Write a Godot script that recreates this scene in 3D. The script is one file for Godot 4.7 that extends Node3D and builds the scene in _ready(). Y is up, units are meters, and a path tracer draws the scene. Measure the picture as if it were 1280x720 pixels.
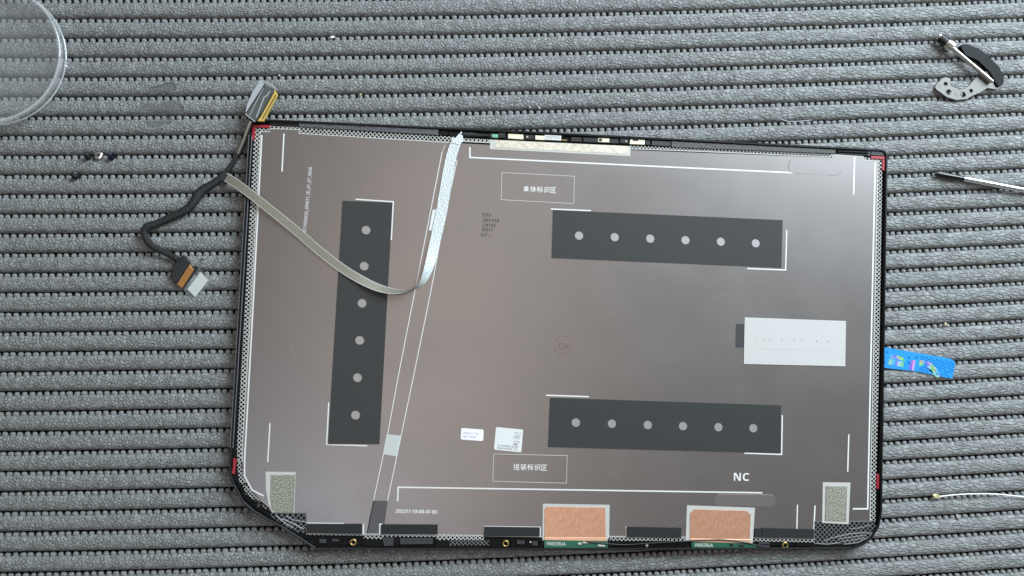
extends Node3D
# A laptop lid lying face up on a ribbed foam mat, with its display cable, loose screws and small parts.
# x runs along the lid, z down its short side, y up; the lid's metal face is y = 0.

const MM := 0.001
const CREST := -0.004      # top of the mat's ribs
var rng := RandomNumberGenerator.new()
var wob := FastNoiseLite.new()
var M := {}

# ---------------------------------------------------------------- helpers
func tag(o: Node, label: String, category := "", group := "", kind := "") -> Node:
	if label != "": o.set_meta("label", label)
	if category != "": o.set_meta("category", category)
	if group != "": o.set_meta("group", group)
	if kind != "": o.set_meta("kind", kind)
	return o

func thing(called: String, at: Vector3, label: String, category: String, group := "", kind := "") -> Node3D:
	var o := Node3D.new()
	o.name = called
	o.position = at
	add_child(o, true)
	tag(o, label, category, group, kind)
	return o

func obj(called: String, st, m: Material, parent: Node = self) -> MeshInstance3D:
	var o := MeshInstance3D.new()
	o.name = called
	if st is SurfaceTool:
		o.mesh = st.commit()
	else:
		o.mesh = st
	o.material_override = m
	parent.add_child(o, true)
	return o

func start() -> SurfaceTool:
	var st := SurfaceTool.new()
	st.begin(Mesh.PRIMITIVE_TRIANGLES)
	return st

# one triangle with normals, wound clockwise about n
func tri(st: SurfaceTool, p: Array, nn: Array, uv: Array) -> void:
	var order := [0, 1, 2]
	var g: Vector3 = (p[1] - p[0]).cross(p[2] - p[0])
	if g.dot(nn[0] + nn[1] + nn[2]) > 0.0: order = [0, 2, 1]
	for i in order:
		st.set_normal(nn[i])
		st.set_uv(uv[i])
		st.add_vertex(p[i])

func quad(st: SurfaceTool, a: Vector3, b: Vector3, c: Vector3, d: Vector3, n: Vector3) -> void:
	var ua := Vector2(a.x + a.y, a.z + a.y)
	var ub := Vector2(b.x + b.y, b.z + b.y)
	var uc := Vector2(c.x + c.y, c.z + c.y)
	var ud := Vector2(d.x + d.y, d.z + d.y)
	tri(st, [a, b, c], [n, n, n], [ua, ub, uc])
	tri(st, [a, c, d], [n, n, n], [ua, uc, ud])

func area2(pts: PackedVector2Array) -> float:
	var s := 0.0
	for i in pts.size():
		var a := pts[i]
		var b := pts[(i + 1) % pts.size()]
		s += a.x * b.y - b.x * a.y
	return s * 0.5

# same number of points, moved inwards by d
func inset(pts: PackedVector2Array, d: float) -> PackedVector2Array:
	var r := PackedVector2Array()
	var s := 1.0 if area2(pts) > 0.0 else -1.0
	var n := pts.size()
	for i in n:
		var e0 := (pts[i] - pts[(i + n - 1) % n]).normalized()
		var e1 := (pts[(i + 1) % n] - pts[i]).normalized()
		var n0 := Vector2(-e0.y, e0.x) * s
		var n1 := Vector2(-e1.y, e1.x) * s
		var b := n0 + n1
		r.append(pts[i] + b * (d / maxf(0.25, b.length_squared() * 0.5)))
	return r

# a flat-topped solid over an outline, its upper edge chamfered by ch
func prism(st: SurfaceTool, pts: PackedVector2Array, y0: float, y1: float, ch := 0.0) -> void:
	var top := inset(pts, ch) if ch > 0.0 else pts
	var ix := Geometry2D.triangulate_polygon(top)
	for i in range(0, ix.size(), 3):
		var p := []
		var uv := []
		for k in 3:
			var q := top[ix[i + k]]
			p.append(Vector3(q.x, y1, q.y))
			uv.append(q)
		tri(st, p, [Vector3.UP, Vector3.UP, Vector3.UP], uv)
	var s := 1.0 if area2(pts) > 0.0 else -1.0
	var n := pts.size()
	for i in n:
		var j := (i + 1) % n
		var e := (pts[j] - pts[i]).normalized()
		var out := Vector3(e.y, 0, -e.x) * s
		var a := Vector3(pts[i].x, y0, pts[i].y)
		var b := Vector3(pts[j].x, y0, pts[j].y)
		var c := Vector3(pts[j].x, y1 - ch, pts[j].y)
		var d := Vector3(pts[i].x, y1 - ch, pts[i].y)
		quad(st, a, b, c, d, out)
		if ch > 0.0:
			quad(st, d, c, Vector3(top[j].x, y1, top[j].y), Vector3(top[i].x, y1, top[i].y), (out + Vector3.UP).normalized())

func plate(called: String, pts: PackedVector2Array, y0: float, y1: float, m: Material, parent: Node, ch := 0.0) -> MeshInstance3D:
	var st := start()
	prism(st, pts, y0, y1, ch)
	return obj(called, st, m, parent)

# a printed line: a mitred ribbon of width w along pts
func stroke(st: SurfaceTool, pts: PackedVector2Array, w: float, y0: float, y1: float, closed := false) -> void:
	var n := pts.size()
	var l := PackedVector2Array()
	var r := PackedVector2Array()
	for i in n:
		var e0 := Vector2.ZERO
		var e1 := Vector2.ZERO
		if i > 0 or closed: e0 = (pts[i] - pts[(i + n - 1) % n]).normalized()
		if i < n - 1 or closed: e1 = (pts[(i + 1) % n] - pts[i]).normalized()
		if e0 == Vector2.ZERO: e0 = e1
		if e1 == Vector2.ZERO: e1 = e0
		var b := Vector2(-e0.y, e0.x) + Vector2(-e1.y, e1.x)
		b *= w * 0.5 / maxf(0.3, b.length_squared() * 0.5)
		l.append(pts[i] + b)
		r.append(pts[i] - b)
	for i in (n if closed else n - 1):
		var j := (i + 1) % n
		prism(st, PackedVector2Array([l[i], l[j], r[j], r[i]]), y0, y1)

func line(called: String, pts: PackedVector2Array, w: float, m: Material, parent: Node, y1 := 0.00004, closed := false) -> MeshInstance3D:
	var st := start()
	stroke(st, pts, w, -0.00005, y1, closed)
	return obj(called, st, m, parent)

func disc(c: Vector2, r: float, n := 20) -> PackedVector2Array:
	var a := PackedVector2Array()
	for i in n: a.append(c + Vector2(cos(TAU * i / n), sin(TAU * i / n)) * r)
	return a

# a polygon with its corners rounded off
func rounded(pts: PackedVector2Array, r: float, n := 4) -> PackedVector2Array:
	var a := PackedVector2Array()
	var k := pts.size()
	for i in k:
		var p := pts[i]
		var u := (pts[(i + k - 1) % k] - p)
		var v := (pts[(i + 1) % k] - p)
		var d := minf(r, minf(u.length(), v.length()) * 0.48)
		var p0 := p + u.normalized() * d
		var p1 := p + v.normalized() * d
		for j in n + 1:
			var t := float(j) / n
			a.append(p0.lerp(p, t).lerp(p.lerp(p1, t), t))
	return a

func smooth(pts: Array, per := 6) -> Array:            # Catmull-Rom through arrays of floats
	var r := []
	for i in pts.size() - 1:
		var p0: Array = pts[maxi(i - 1, 0)]
		var p1: Array = pts[i]
		var p2: Array = pts[i + 1]
		var p3: Array = pts[mini(i + 2, pts.size() - 1)]
		for j in per:
			var t := float(j) / per
			var q := []
			for k in p1.size(): q.append(cubic_interpolate(p1[k], p2[k], p0[k], p3[k], t))
			r.append(q)
	r.append(pts[-1])
	return r

# a round or flattened tube along [x, z, y, radius] points
func tube(st: SurfaceTool, pts: Array, sides := 10, flat := 1.0, caps := true) -> void:
	var rings := []
	var norms := []
	var run := 0.0
	var us := []
	for i in pts.size():
		var p := Vector3(pts[i][0], pts[i][2], pts[i][1])
		var a: Array = pts[maxi(i - 1, 0)]
		var b: Array = pts[mini(i + 1, pts.size() - 1)]
		var t := (Vector3(b[0], b[2], b[1]) - Vector3(a[0], a[2], a[1])).normalized()
		var s := t.cross(Vector3.UP).normalized() if absf(t.y) < 0.95 else Vector3.RIGHT
		var u := s.cross(t).normalized()
		var ring := []
		var nn := []
		for k in sides + 1:
			var an := TAU * k / sides
			ring.append(p + (s * cos(an) + u * sin(an) * flat) * float(pts[i][3]))
			nn.append((s * cos(an) * flat + u * sin(an)).normalized())
		if i > 0: run += p.distance_to(Vector3(pts[i - 1][0], pts[i - 1][2], pts[i - 1][1]))
		us.append(run)
		rings.append(ring)
		norms.append(nn)
	for i in pts.size() - 1:
		for k in sides:
			var v0 := float(k) * 0.001
			var v1 := float(k + 1) * 0.001
			tri(st, [rings[i][k], rings[i + 1][k], rings[i + 1][k + 1]], [norms[i][k], norms[i + 1][k], norms[i + 1][k + 1]], [Vector2(us[i], v0), Vector2(us[i + 1], v0), Vector2(us[i + 1], v1)])
			tri(st, [rings[i][k], rings[i + 1][k + 1], rings[i][k + 1]], [norms[i][k], norms[i + 1][k + 1], norms[i][k + 1]], [Vector2(us[i], v0), Vector2(us[i + 1], v1), Vector2(us[i], v1)])
	if caps:
		for e in [0, pts.size() - 1]:
			var q: Array = pts[e]
			var c := Vector3(q[0], q[2], q[1])
			var o: Array = pts[1] if e == 0 else pts[e - 1]
			var n := (c - Vector3(o[0], o[2], o[1])).normalized()
			for k in sides:
				tri(st, [c, rings[e][k], rings[e][k + 1]], [n, n, n], [Vector2.ZERO, Vector2(0.001, 0), Vector2(0, 0.001)])

# a flat cable along [x, z, y, width, roll] points; across runs -1..1 over its width, off is the distance from its middle plane
func cable_face(st: SurfaceTool, pts: Array, a0: float, a1: float, off: float) -> void:
	var l := []
	var r := []
	var nn := []
	var run := [0.0]
	for i in pts.size():
		var p := Vector3(pts[i][0], pts[i][2], pts[i][1])
		var a: Array = pts[maxi(i - 1, 0)]
		var b: Array = pts[mini(i + 1, pts.size() - 1)]
		var t := (Vector3(b[0], b[2], b[1]) - Vector3(a[0], a[2], a[1])).normalized()
		var s0 := t.cross(Vector3.UP).normalized()
		var n0 := s0.cross(t).normalized()
		var ro := deg_to_rad(pts[i][4])
		var s := s0 * cos(ro) + n0 * sin(ro)
		var n := n0 * cos(ro) - s0 * sin(ro)
		l.append(p + s * (a0 * pts[i][3] * 0.5) + n * off)
		r.append(p + s * (a1 * pts[i][3] * 0.5) + n * off)
		nn.append(n * signf(off))
		if i > 0: run.append(run[-1] + p.distance_to(Vector3(pts[i - 1][0], pts[i - 1][2], pts[i - 1][1])))
	for i in pts.size() - 1:
		var w: float = pts[i][3]
		tri(st, [l[i], l[i + 1], r[i + 1]], [nn[i], nn[i + 1], nn[i + 1]], [Vector2(run[i], 0), Vector2(run[i + 1], 0), Vector2(run[i + 1], w)])
		tri(st, [l[i], r[i + 1], r[i]], [nn[i], nn[i + 1], nn[i]], [Vector2(run[i], 0), Vector2(run[i + 1], w), Vector2(run[i], w)])

# crossed threads clipped to a polygon
func lattice(called: String, poly: PackedVector2Array, y: float, m: Material, parent: Node, pitch := 2.25 * MM, w := 0.42 * MM, edge := PackedVector2Array()) -> void:
	var st := start()
	var lo := poly[0]
	var hi := poly[0]
	for p in poly:
		lo = lo.min(p)
		hi = hi.max(p)
	var span := (hi - lo).length()
	var mid := (lo + hi) * 0.5
	for dir in [-1.0, 1.0]:
		var d := Vector2(1.0, dir).normalized()
		var n := Vector2(-d.y, d.x)
		var k := int(span / (pitch * 0.7071)) / 2 + 2
		for i in range(-k, k + 1):
			var c := mid + n * (i * pitch * 0.7071)
			for seg in Geometry2D.intersect_polyline_with_polygon(PackedVector2Array([c - d * span, c + d * span]), poly):
				var v := n * (w * 0.5 * rng.randf_range(0.85, 1.15))
				var yy := y + (0.00003 if dir > 0.0 else 0.0)
				quad(st, p3(seg[0] - v, yy), p3(seg[1] - v, yy), p3(seg[1] + v, yy), p3(seg[0] + v, yy), Vector3.UP)
	if edge.size() > 1: stroke(st, edge, 0.42 * MM, y - 0.00002, y + 0.00006)
	tag(obj(called, st, m, parent), "", "", "", "stuff")

func p3(p: Vector2, y: float) -> Vector3:
	return Vector3(p.x, y, p.y)

# flat lettering: at is its middle, run the direction it reads in
func words(called: String, text: String, at: Vector2, cap: float, length: float, run: Vector2, m: Material, parent: Node, y := 0.00003, bold := false) -> MeshInstance3D:
	var t := TextMesh.new()
	var f := SystemFont.new()
	f.font_names = PackedStringArray(["Droid Sans"])
	if bold: f.font_weight = 700
	t.font = f
	t.text = text
	t.font_size = 48
	t.pixel_size = 0.01
	t.depth = 0.01
	t.curve_step = 2.0
	var wide: float = t.get_aabb().size.x
	var o := obj(called, t, m, parent)
	var ex := Vector3(run.x, 0, run.y).normalized()
	var ez := Vector3.UP
	var ey := ez.cross(ex)
	o.transform = Transform3D(Basis(ex * (length / maxf(wide, 1e-6)), ey * (cap / 0.714 / 0.48), ez * 0.002), p3(at, y))
	return o

# characters drawn stroke by stroke in a 100 x 100 box
func glyphs(called: String, chars: Array, at: Vector2, size: float, step: float, run: Vector2, m: Material, parent: Node) -> void:
	var st := start()
	var ex := run.normalized()
	var ey := Vector2(-ex.y, ex.x)
	for i in chars.size():
		var o := at + ex * (step * (i - (chars.size() - 1) * 0.5))
		for s in String(chars[i]).split(";"):
			var pts := PackedVector2Array()
			for q in s.strip_edges().split(" "):
				var c := q.split(",")
				pts.append(o + ex * ((c[0].to_float() - 50.0) * 0.01 * size) - ey * ((c[1].to_float() - 50.0) * 0.01 * size))
			stroke(st, pts, size * 0.1, -0.00002, 0.00004 + 0.000002 * rng.randf())
	obj(called, st, m, parent)

func noise(type: int, freq: float, size := 512, octaves := 3, sd := 1) -> NoiseTexture2D:
	var n := FastNoiseLite.new()
	n.noise_type = type
	n.frequency = freq
	n.fractal_octaves = octaves
	n.seed = sd
	var t := NoiseTexture2D.new()
	t.width = size
	t.height = size
	t.seamless = true
	t.noise = n
	return t

func ramp(t: NoiseTexture2D, a: Color, b: Color, from := 0.0, to := 1.0) -> NoiseTexture2D:
	var g := Gradient.new()
	g.set_offset(0, from)
	g.set_color(0, a)
	g.set_offset(1, to)
	g.set_color(1, b)
	t.color_ramp = g
	return t

func mat(c: Color, rough := 0.6, metal := 0.0, spec := 0.5) -> StandardMaterial3D:
	var m := StandardMaterial3D.new()
	m.albedo_color = c
	m.roughness = rough
	m.metallic = metal
	m.metallic_specular = spec
	m.cull_mode = BaseMaterial3D.CULL_DISABLED
	return m

func textured(m: StandardMaterial3D, albedo: Texture2D, bump: Texture2D, depth_mm: float, per_m: float) -> StandardMaterial3D:
	if albedo: m.albedo_texture = albedo
	if bump:
		m.heightmap_enabled = true
		m.heightmap_texture = bump
		m.heightmap_scale = depth_mm * 0.1
	m.uv1_scale = Vector3(per_m, per_m, per_m)
	return m

func see_through(c: Color, a: float, rough := 0.08) -> StandardMaterial3D:
	var m := mat(Color(c.r, c.g, c.b, a), rough)
	m.transparency = BaseMaterial3D.TRANSPARENCY_ALPHA
	return m

# ---------------------------------------------------------------- the mat
# the run of groove k of the mat: the mat is soft, so its ribs bow and fan a little
func groove(x: float, k: float) -> float:
	var xc := clampf(x, -0.13, 0.43)
	var u := xc * 5.0
	var v := k / 14.0 - 1.0
	var z := 104.95 + -10.971 * u + -1.871 * u * u + 0.065 * u * u * u + 148.844 * v + 2.645 * u * v + -0.222 * u * u * v + -0.753 * v * v + -0.303 * u * v * v + 0.629 * v * v * v
	var du := -10.971 + -1.871 * u * 2.0 + 0.065 * u * u * 3.0 + 2.645 * v + -0.222 * u * v * 2.0 + -0.303 * v * v
	return (z + du * (x - xc) * 5.0) * MM

func build_mat() -> void:
	var t := plate("tabletop", PackedVector2Array([Vector2(-0.6, -0.5), Vector2(0.95, -0.5), Vector2(0.95, 0.65), Vector2(-0.6, 0.65)]), -0.03, -0.0118, M.tabletop, self)
	tag(t, "dark tabletop glimpsed through the gaps between the mat's ribs", "tabletop", "", "structure")
	var root := thing("mat", Vector3.ZERO, "grey ribbed foam anti-slip mat under everything, its ribs joined by short cords", "mat", "", "structure")
	var x0 := -0.2
	var x1 := 0.5
	var step := 0.78 * MM
	var n := int((x1 - x0) / step)
	var prof := 13
	var places := []
	for k in range(-13, 36):
		var st := start()
		var ph := rng.randf() * 3.85
		var seed_off := k * 37.0
		var run_u := 0.0
		for i in n + 1:
			var x := x0 + i * step
			run_u += step * lerpf(0.9, 0.38, smoothstep(0.02, 0.38, x))
			var za := groove(x, k)
			var zb := groove(x, k + 1)
			var tooth := cos(TAU * (x / MM - ph) / 3.85)
			var g0 := (1.0 - 0.22 * tooth + 0.16 * wob.get_noise_2d(x * 900.0, seed_off)) * MM
			var g1 := (0.88 + 0.20 * wob.get_noise_2d(x * 900.0, seed_off + 9.0)) * MM
			var top := CREST + 0.42 * MM * wob.get_noise_2d(x * 110.0, seed_off + 20.0) - 0.1 * MM
			for j in prof + 1:
				var a := PI * j / prof
				var s := -cos(a)
				var f := maxf(sin(a), 0.0)
				var e := signf(s) * pow(absf(s), 0.75)
				var h := pow(f, 0.64)
				var z := lerpf(za + g0, zb - g1, 0.5 + 0.5 * e)
				var y := top - (1.0 - h) * 5.2 * MM + 0.09 * MM * wob.get_noise_3d(x * 700.0, z * 700.0, seed_off)
				st.set_smooth_group(0)
				st.set_uv(Vector2(run_u + k * 0.0137, z * 1.0 + k * 0.011))
				st.add_vertex(Vector3(x, y, z))
		for i in n:
			for j in prof:
				var a := i * (prof + 1) + j
				var b := a + prof + 1
				for ix in [a, b + 1, b, a, a + 1, b + 1]: st.add_index(ix)
		st.generate_normals()
		obj("rib", st, M.foam, root)
		# the cords that tie this rib to the one above
		var x := x0 + ph * MM
		while x < x1:
			var z := groove(x, k)
			places.append(Transform3D(Basis.from_euler(Vector3(rng.randf_range(-0.15, 0.15), rng.randf_range(-0.25, 0.25), 0)).scaled(Vector3(rng.randf_range(0.86, 1.12), rng.randf_range(0.85, 1.15), 1.0)), Vector3(x + rng.randf_range(-0.18, 0.18) * MM, CREST - rng.randf_range(2.4, 2.9) * MM, z + rng.randf_range(0.65, 0.95) * MM)))
			x += 3.85 * MM
	var sp := SphereMesh.new()
	sp.radius = 1.42 * MM
	sp.height = 2.84 * MM
	sp.radial_segments = 12
	sp.rings = 7
	var arr := ArrayMesh.new()
	var sarr := sp.get_mesh_arrays()
	var vv: PackedVector3Array = sarr[Mesh.ARRAY_VERTEX]
	for i in vv.size():
		var q := vv[i] / sp.radius
		vv[i] = Vector3(signf(q.x) * pow(absf(q.x), 0.7) * 1.5, q.y * 1.25, signf(q.z) * pow(absf(q.z), 0.75) * 1.4) * MM
	sarr[Mesh.ARRAY_VERTEX] = vv
	arr.add_surface_from_arrays(Mesh.PRIMITIVE_TRIANGLES, sarr)
	var mm := MultiMesh.new()
	mm.transform_format = MultiMesh.TRANSFORM_3D
	mm.mesh = arr
	mm.instance_count = places.size()
	for i in places.size(): mm.set_instance_transform(i, places[i])
	var mi := MultiMeshInstance3D.new()
	mi.name = "cord"
	mi.multimesh = mm
	mi.material_override = M.cord
	root.add_child(mi, true)
	tag(mi, "", "", "", "stuff")

# ---------------------------------------------------------------- the lid
func build_lid() -> void:
	var lid := thing("laptop_display_housing", Vector3.ZERO, "bare laptop screen lid with brown-grey metal inside, black rim and dark rubber pads", "display housing")
	var outline: PackedVector2Array = rounded(PackedVector2Array([Vector2(0.00019, 0.00124), Vector2(0.16975, 0.00008), Vector2(0.35684, 0.00002), Vector2(0.357, 0.10581), Vector2(0.35691, 0.20824), Vector2(0.35002, 0.2242), Vector2(0.17736, 0.22769), Vector2(0.04569, 0.22919), Vector2(0.02759, 0.21821), Vector2(0.01301, 0.21012), Vector2(0.00736, 0.20522), Vector2(0.00191, 0.19611), Vector2(-0.00039, 0.18777), Vector2(0.00018, 0.09695)]),0.0001, 1)
	outline = PackedVector2Array([Vector2(0.00066, 0.00209), Vector2(0.00188, 0.00097), Vector2(0.16975, -0.00001), Vector2(0.35355, -0.00009), Vector2(0.35591, 0.00076), Vector2(0.35712, 0.003), Vector2(0.357, 0.10581), Vector2(0.35681, 0.18616), Vector2(0.35687, 0.20295), Vector2(0.35535, 0.21179), Vector2(0.35176, 0.21758), Vector2(0.34632, 0.22207), Vector2(0.33994, 0.22459), Vector2(0.17737, 0.22791), Vector2(0.04655, 0.2298), Vector2(0.04008, 0.22573), Vector2(0.02844, 0.21861), Vector2(0.02075, 0.21499), Vector2(0.01304, 0.21054), Vector2(0.00761, 0.20605), Vector2(0.00193, 0.19653), Vector2(0.00026, 0.19238), Vector2(-0.00029, 0.18735), Vector2(0.00031, 0.09694)])
	# shell with its rounded underside
	var st := start()
	prism(st, inset(outline, 1.0 * MM), -4.0 * MM, -0.7 * MM)
	obj("shell", st, M.black_plastic, lid)
	st = start()
	var prof := [[0.9, -4.0], [0.0, -2.6], [0.0, 1.0], [0.35, 1.45], [0.95, 1.45], [1.25, 1.1], [1.3, -0.72]]
	for i in prof.size() - 1:
		var a := inset(outline, prof[i][0] * MM)
		var b := inset(outline, prof[i + 1][0] * MM)
		var dn := Vector2(-(prof[i + 1][1] - prof[i][1]), prof[i + 1][0] - prof[i][0]).normalized()
		var sg := 1.0 if area2(outline) > 0.0 else -1.0
		for k in outline.size():
			var j := (k + 1) % outline.size()
			var e := (outline[j] - outline[k]).normalized()
			var inn := Vector3(-e.y, 0, e.x) * sg
			quad(st, p3(a[k], prof[i][1] * MM), p3(a[j], prof[i][1] * MM), p3(b[j], prof[i + 1][1] * MM), p3(b[k], prof[i + 1][1] * MM), inn * dn.x + Vector3.UP * dn.y)
	obj("rim", st, M.rim, lid)
	# second step inside the left rim, and ledges in the trough
	for q in [PackedVector2Array([Vector2(0.00265, 0.01053), Vector2(0.00299, 0.01051), Vector2(0.0023, 0.0969), Vector2(0.00148, 0.17748), Vector2(0.00115, 0.17748), Vector2(0.00196, 0.09691)]), PackedVector2Array([Vector2(0.00105, 0.00887), Vector2(0.00138, 0.00885), Vector2(0.00083, 0.09695), Vector2(0.00007, 0.17751), Vector2(-0.00022, 0.17752), Vector2(0.0005, 0.09697)])]:
		plate("rim_edge", q, 0.4 * MM, 1.6 * MM, M.rim_light, lid, 0.1 * MM)
	for q in [PackedVector2Array([Vector2(0.00154, 0.0086), Vector2(0.0026, 0.00855), Vector2(0.00199, 0.09688), Vector2(0.00117, 0.17764), Vector2(0.00005, 0.17767), Vector2(0.00094, 0.09692)]), PackedVector2Array([Vector2(0.35561, 0.01226), Vector2(0.35636, 0.01222), Vector2(0.35607, 0.10584), Vector2(0.3557, 0.18619), Vector2(0.35496, 0.1862), Vector2(0.35532, 0.10587)])]:
		plate("inner_ledge", q, -0.8 * MM, 0.7 * MM, M.rim, lid, 0.2 * MM)
	# metal face
	var face: PackedVector2Array = PackedVector2Array([Vector2(0.0071, 0.00766), Vector2(0.01178, 0.00763), Vector2(0.01169, 0.00588), Vector2(0.02747, 0.0055), Vector2(0.02758, 0.00769), Vector2(0.11252, 0.00843), Vector2(0.131, 0.00855), Vector2(0.32507, 0.00598), Vector2(0.32504, 0.00438), Vector2(0.34328, 0.00461), Vector2(0.34355, 0.00666), Vector2(0.352, 0.0067), Vector2(0.35119, 0.10601), Vector2(0.35071, 0.20924), Vector2(0.31868, 0.20988), Vector2(0.31795, 0.21952), Vector2(0.28488, 0.21927), Vector2(0.20341, 0.22019), Vector2(0.13591, 0.22077), Vector2(0.04156, 0.22171), Vector2(0.04106, 0.21122), Vector2(0.02305, 0.21075), Vector2(0.01253, 0.20049), Vector2(0.00716, 0.19305), Vector2(0.00607, 0.18383), Vector2(0.00648, 0.0967)])
	plate("metal_face", face, -0.9 * MM, 0.0, M.face, lid, 0.06 * MM)
	# lattice adhesive round the edge
	lattice("lattice_strip", PackedVector2Array([Vector2(0.00337, 0.00523), Vector2(0.01186, 0.005), Vector2(0.01199, 0.00753), Vector2(0.00667, 0.00763), Vector2(0.0068, 0.01008), Vector2(0.00656, 0.0967), Vector2(0.00575, 0.17752), Vector2(0.00611, 0.18467), Vector2(0.00382, 0.18473), Vector2(0.00312, 0.17759), Vector2(0.00354, 0.09682), Vector2(0.00374, 0.01023)]), 0.02 * MM, M.thread, lid, 2.25 * MM, 0.4 * MM, PackedVector2Array([Vector2(0.01199, 0.00753), Vector2(0.0068, 0.00763), Vector2(0.00692, 0.01007), Vector2(0.00669, 0.0967), Vector2(0.00587, 0.17752), Vector2(0.00623, 0.18467)]))
	lattice("lattice_strip", PackedVector2Array([Vector2(0.01162, 0.00436), Vector2(0.02741, 0.00418), Vector2(0.0274, 0.00396), Vector2(0.11328, 0.00523), Vector2(0.1134, 0.00847), Vector2(0.02757, 0.0076), Vector2(0.02746, 0.00528), Vector2(0.01168, 0.00567)]), 0.02 * MM, M.thread, lid, 2.25 * MM, 0.36 * MM, PackedVector2Array([Vector2(0.01169, 0.0058), Vector2(0.02747, 0.00541), Vector2(0.02757, 0.0076), Vector2(0.1134, 0.00847)]))
	lattice("lattice_strip", PackedVector2Array([Vector2(0.11592, 0.00554), Vector2(0.13133, 0.00564), Vector2(0.13139, 0.00719), Vector2(0.11599, 0.00732)]), 0.02 * MM, M.thread, lid, 2.25 * MM, 0.5 * MM, PackedVector2Array([Vector2(0.11599, 0.0074), Vector2(0.1314, 0.00737)]))
	lattice("lattice_strip", PackedVector2Array([Vector2(0.20941, 0.005), Vector2(0.23205, 0.00484), Vector2(0.32595, 0.00342), Vector2(0.32598, 0.00502), Vector2(0.23209, 0.00633), Vector2(0.20946, 0.0068)]), 0.02 * MM, M.thread, lid, 2.0 * MM, 0.3 * MM, PackedVector2Array([Vector2(0.20946, 0.0068), Vector2(0.23209, 0.00647), Vector2(0.32413, 0.00557), Vector2(0.32503, 0.00424), Vector2(0.34328, 0.00452), Vector2(0.34355, 0.00657), Vector2(0.352, 0.00661)]))
	lattice("lattice_strip", PackedVector2Array([Vector2(0.34352, 0.00483), Vector2(0.35221, 0.00508), Vector2(0.35458, 0.00634), Vector2(0.35444, 0.1059), Vector2(0.35371, 0.18623), Vector2(0.35346, 0.20875), Vector2(0.35061, 0.20881), Vector2(0.35072, 0.1863), Vector2(0.35132, 0.10601), Vector2(0.352, 0.00647), Vector2(0.34355, 0.00643)]), 0.02 * MM, M.thread, lid, 2.25 * MM, 0.36 * MM, PackedVector2Array([Vector2(0.35205, 0.0067), Vector2(0.35119, 0.10601), Vector2(0.35049, 0.18631), Vector2(0.35048, 0.20925)]))
	lattice("lattice_strip", PackedVector2Array([Vector2(0.00341, 0.18474), Vector2(0.00549, 0.18469), Vector2(0.0076, 0.19346), Vector2(0.01234, 0.20091), Vector2(0.02121, 0.20744), Vector2(0.02007, 0.20956), Vector2(0.01056, 0.20263), Vector2(0.00519, 0.1952)]), 0.02 * MM, M.thread, lid, 2.1 * MM, 0.3 * MM)
	lattice("lattice_strip", PackedVector2Array([Vector2(0.04153, 0.22108), Vector2(0.07143, 0.22115), Vector2(0.0816, 0.22108), Vector2(0.08171, 0.22382), Vector2(0.07198, 0.22388), Vector2(0.0719, 0.22219), Vector2(0.04159, 0.22234)]), 0.02 * MM, M.thread, lid, 2.25 * MM, 0.36 * MM, PackedVector2Array([Vector2(0.04155, 0.22155), Vector2(0.0816, 0.22121)]))
	lattice("lattice_strip", PackedVector2Array([Vector2(0.0816, 0.22116), Vector2(0.13634, 0.22076), Vector2(0.13557, 0.22333), Vector2(0.11025, 0.2238), Vector2(0.11019, 0.22211), Vector2(0.08166, 0.22256)]), 0.02 * MM, M.thread, lid, 2.25 * MM, 0.44 * MM, PackedVector2Array([Vector2(0.08161, 0.22133), Vector2(0.13634, 0.22089)]))
	lattice("lattice_strip", PackedVector2Array([Vector2(0.11754, 0.22388), Vector2(0.13903, 0.22348), Vector2(0.13913, 0.22624), Vector2(0.11765, 0.22663)]), -0.3 * MM, M.thread_dull, lid, 2.25 * MM, 0.3 * MM)
	lattice("lattice_strip", PackedVector2Array([Vector2(0.20429, 0.22017), Vector2(0.2468, 0.21981), Vector2(0.24685, 0.22171), Vector2(0.20436, 0.22249)]), 0.02 * MM, M.thread, lid, 2.25 * MM, 0.34 * MM, PackedVector2Array([Vector2(0.13592, 0.2212), Vector2(0.16755, 0.22103), Vector2(0.20429, 0.22008), Vector2(0.2468, 0.21972)]))
	lattice("lattice_strip", PackedVector2Array([Vector2(0.28443, 0.21919), Vector2(0.31886, 0.21951), Vector2(0.31889, 0.22126), Vector2(0.28447, 0.22123)]), 0.02 * MM, M.thread, lid, 2.25 * MM, 0.34 * MM, PackedVector2Array([Vector2(0.28443, 0.2191), Vector2(0.31886, 0.21942)]))
	lattice("lattice_patch", PackedVector2Array([Vector2(0.31868, 0.20988), Vector2(0.35346, 0.20897), Vector2(0.35467, 0.21269), Vector2(0.35174, 0.21626), Vector2(0.3472, 0.21986), Vector2(0.33898, 0.22176), Vector2(0.318, 0.22215)]), 0.02 * MM, M.thread_dull, lid, 2.6 * MM, 0.3 * MM, PackedVector2Array([Vector2(0.31891, 0.22213), Vector2(0.31868, 0.20988), Vector2(0.35162, 0.20901)]))
	lattice("lattice_patch", PackedVector2Array([Vector2(0.02086, 0.2087), Vector2(0.02515, 0.21113), Vector2(0.04104, 0.2108), Vector2(0.04154, 0.22129), Vector2(0.03736, 0.22137), Vector2(0.02965, 0.21775), Vector2(0.02317, 0.21327)]), 0.02 * MM, M.thread_dull, lid, 2.9 * MM, 0.32 * MM, PackedVector2Array([Vector2(0.02515, 0.21113), Vector2(0.04104, 0.2108), Vector2(0.04154, 0.22129)]))
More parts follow.
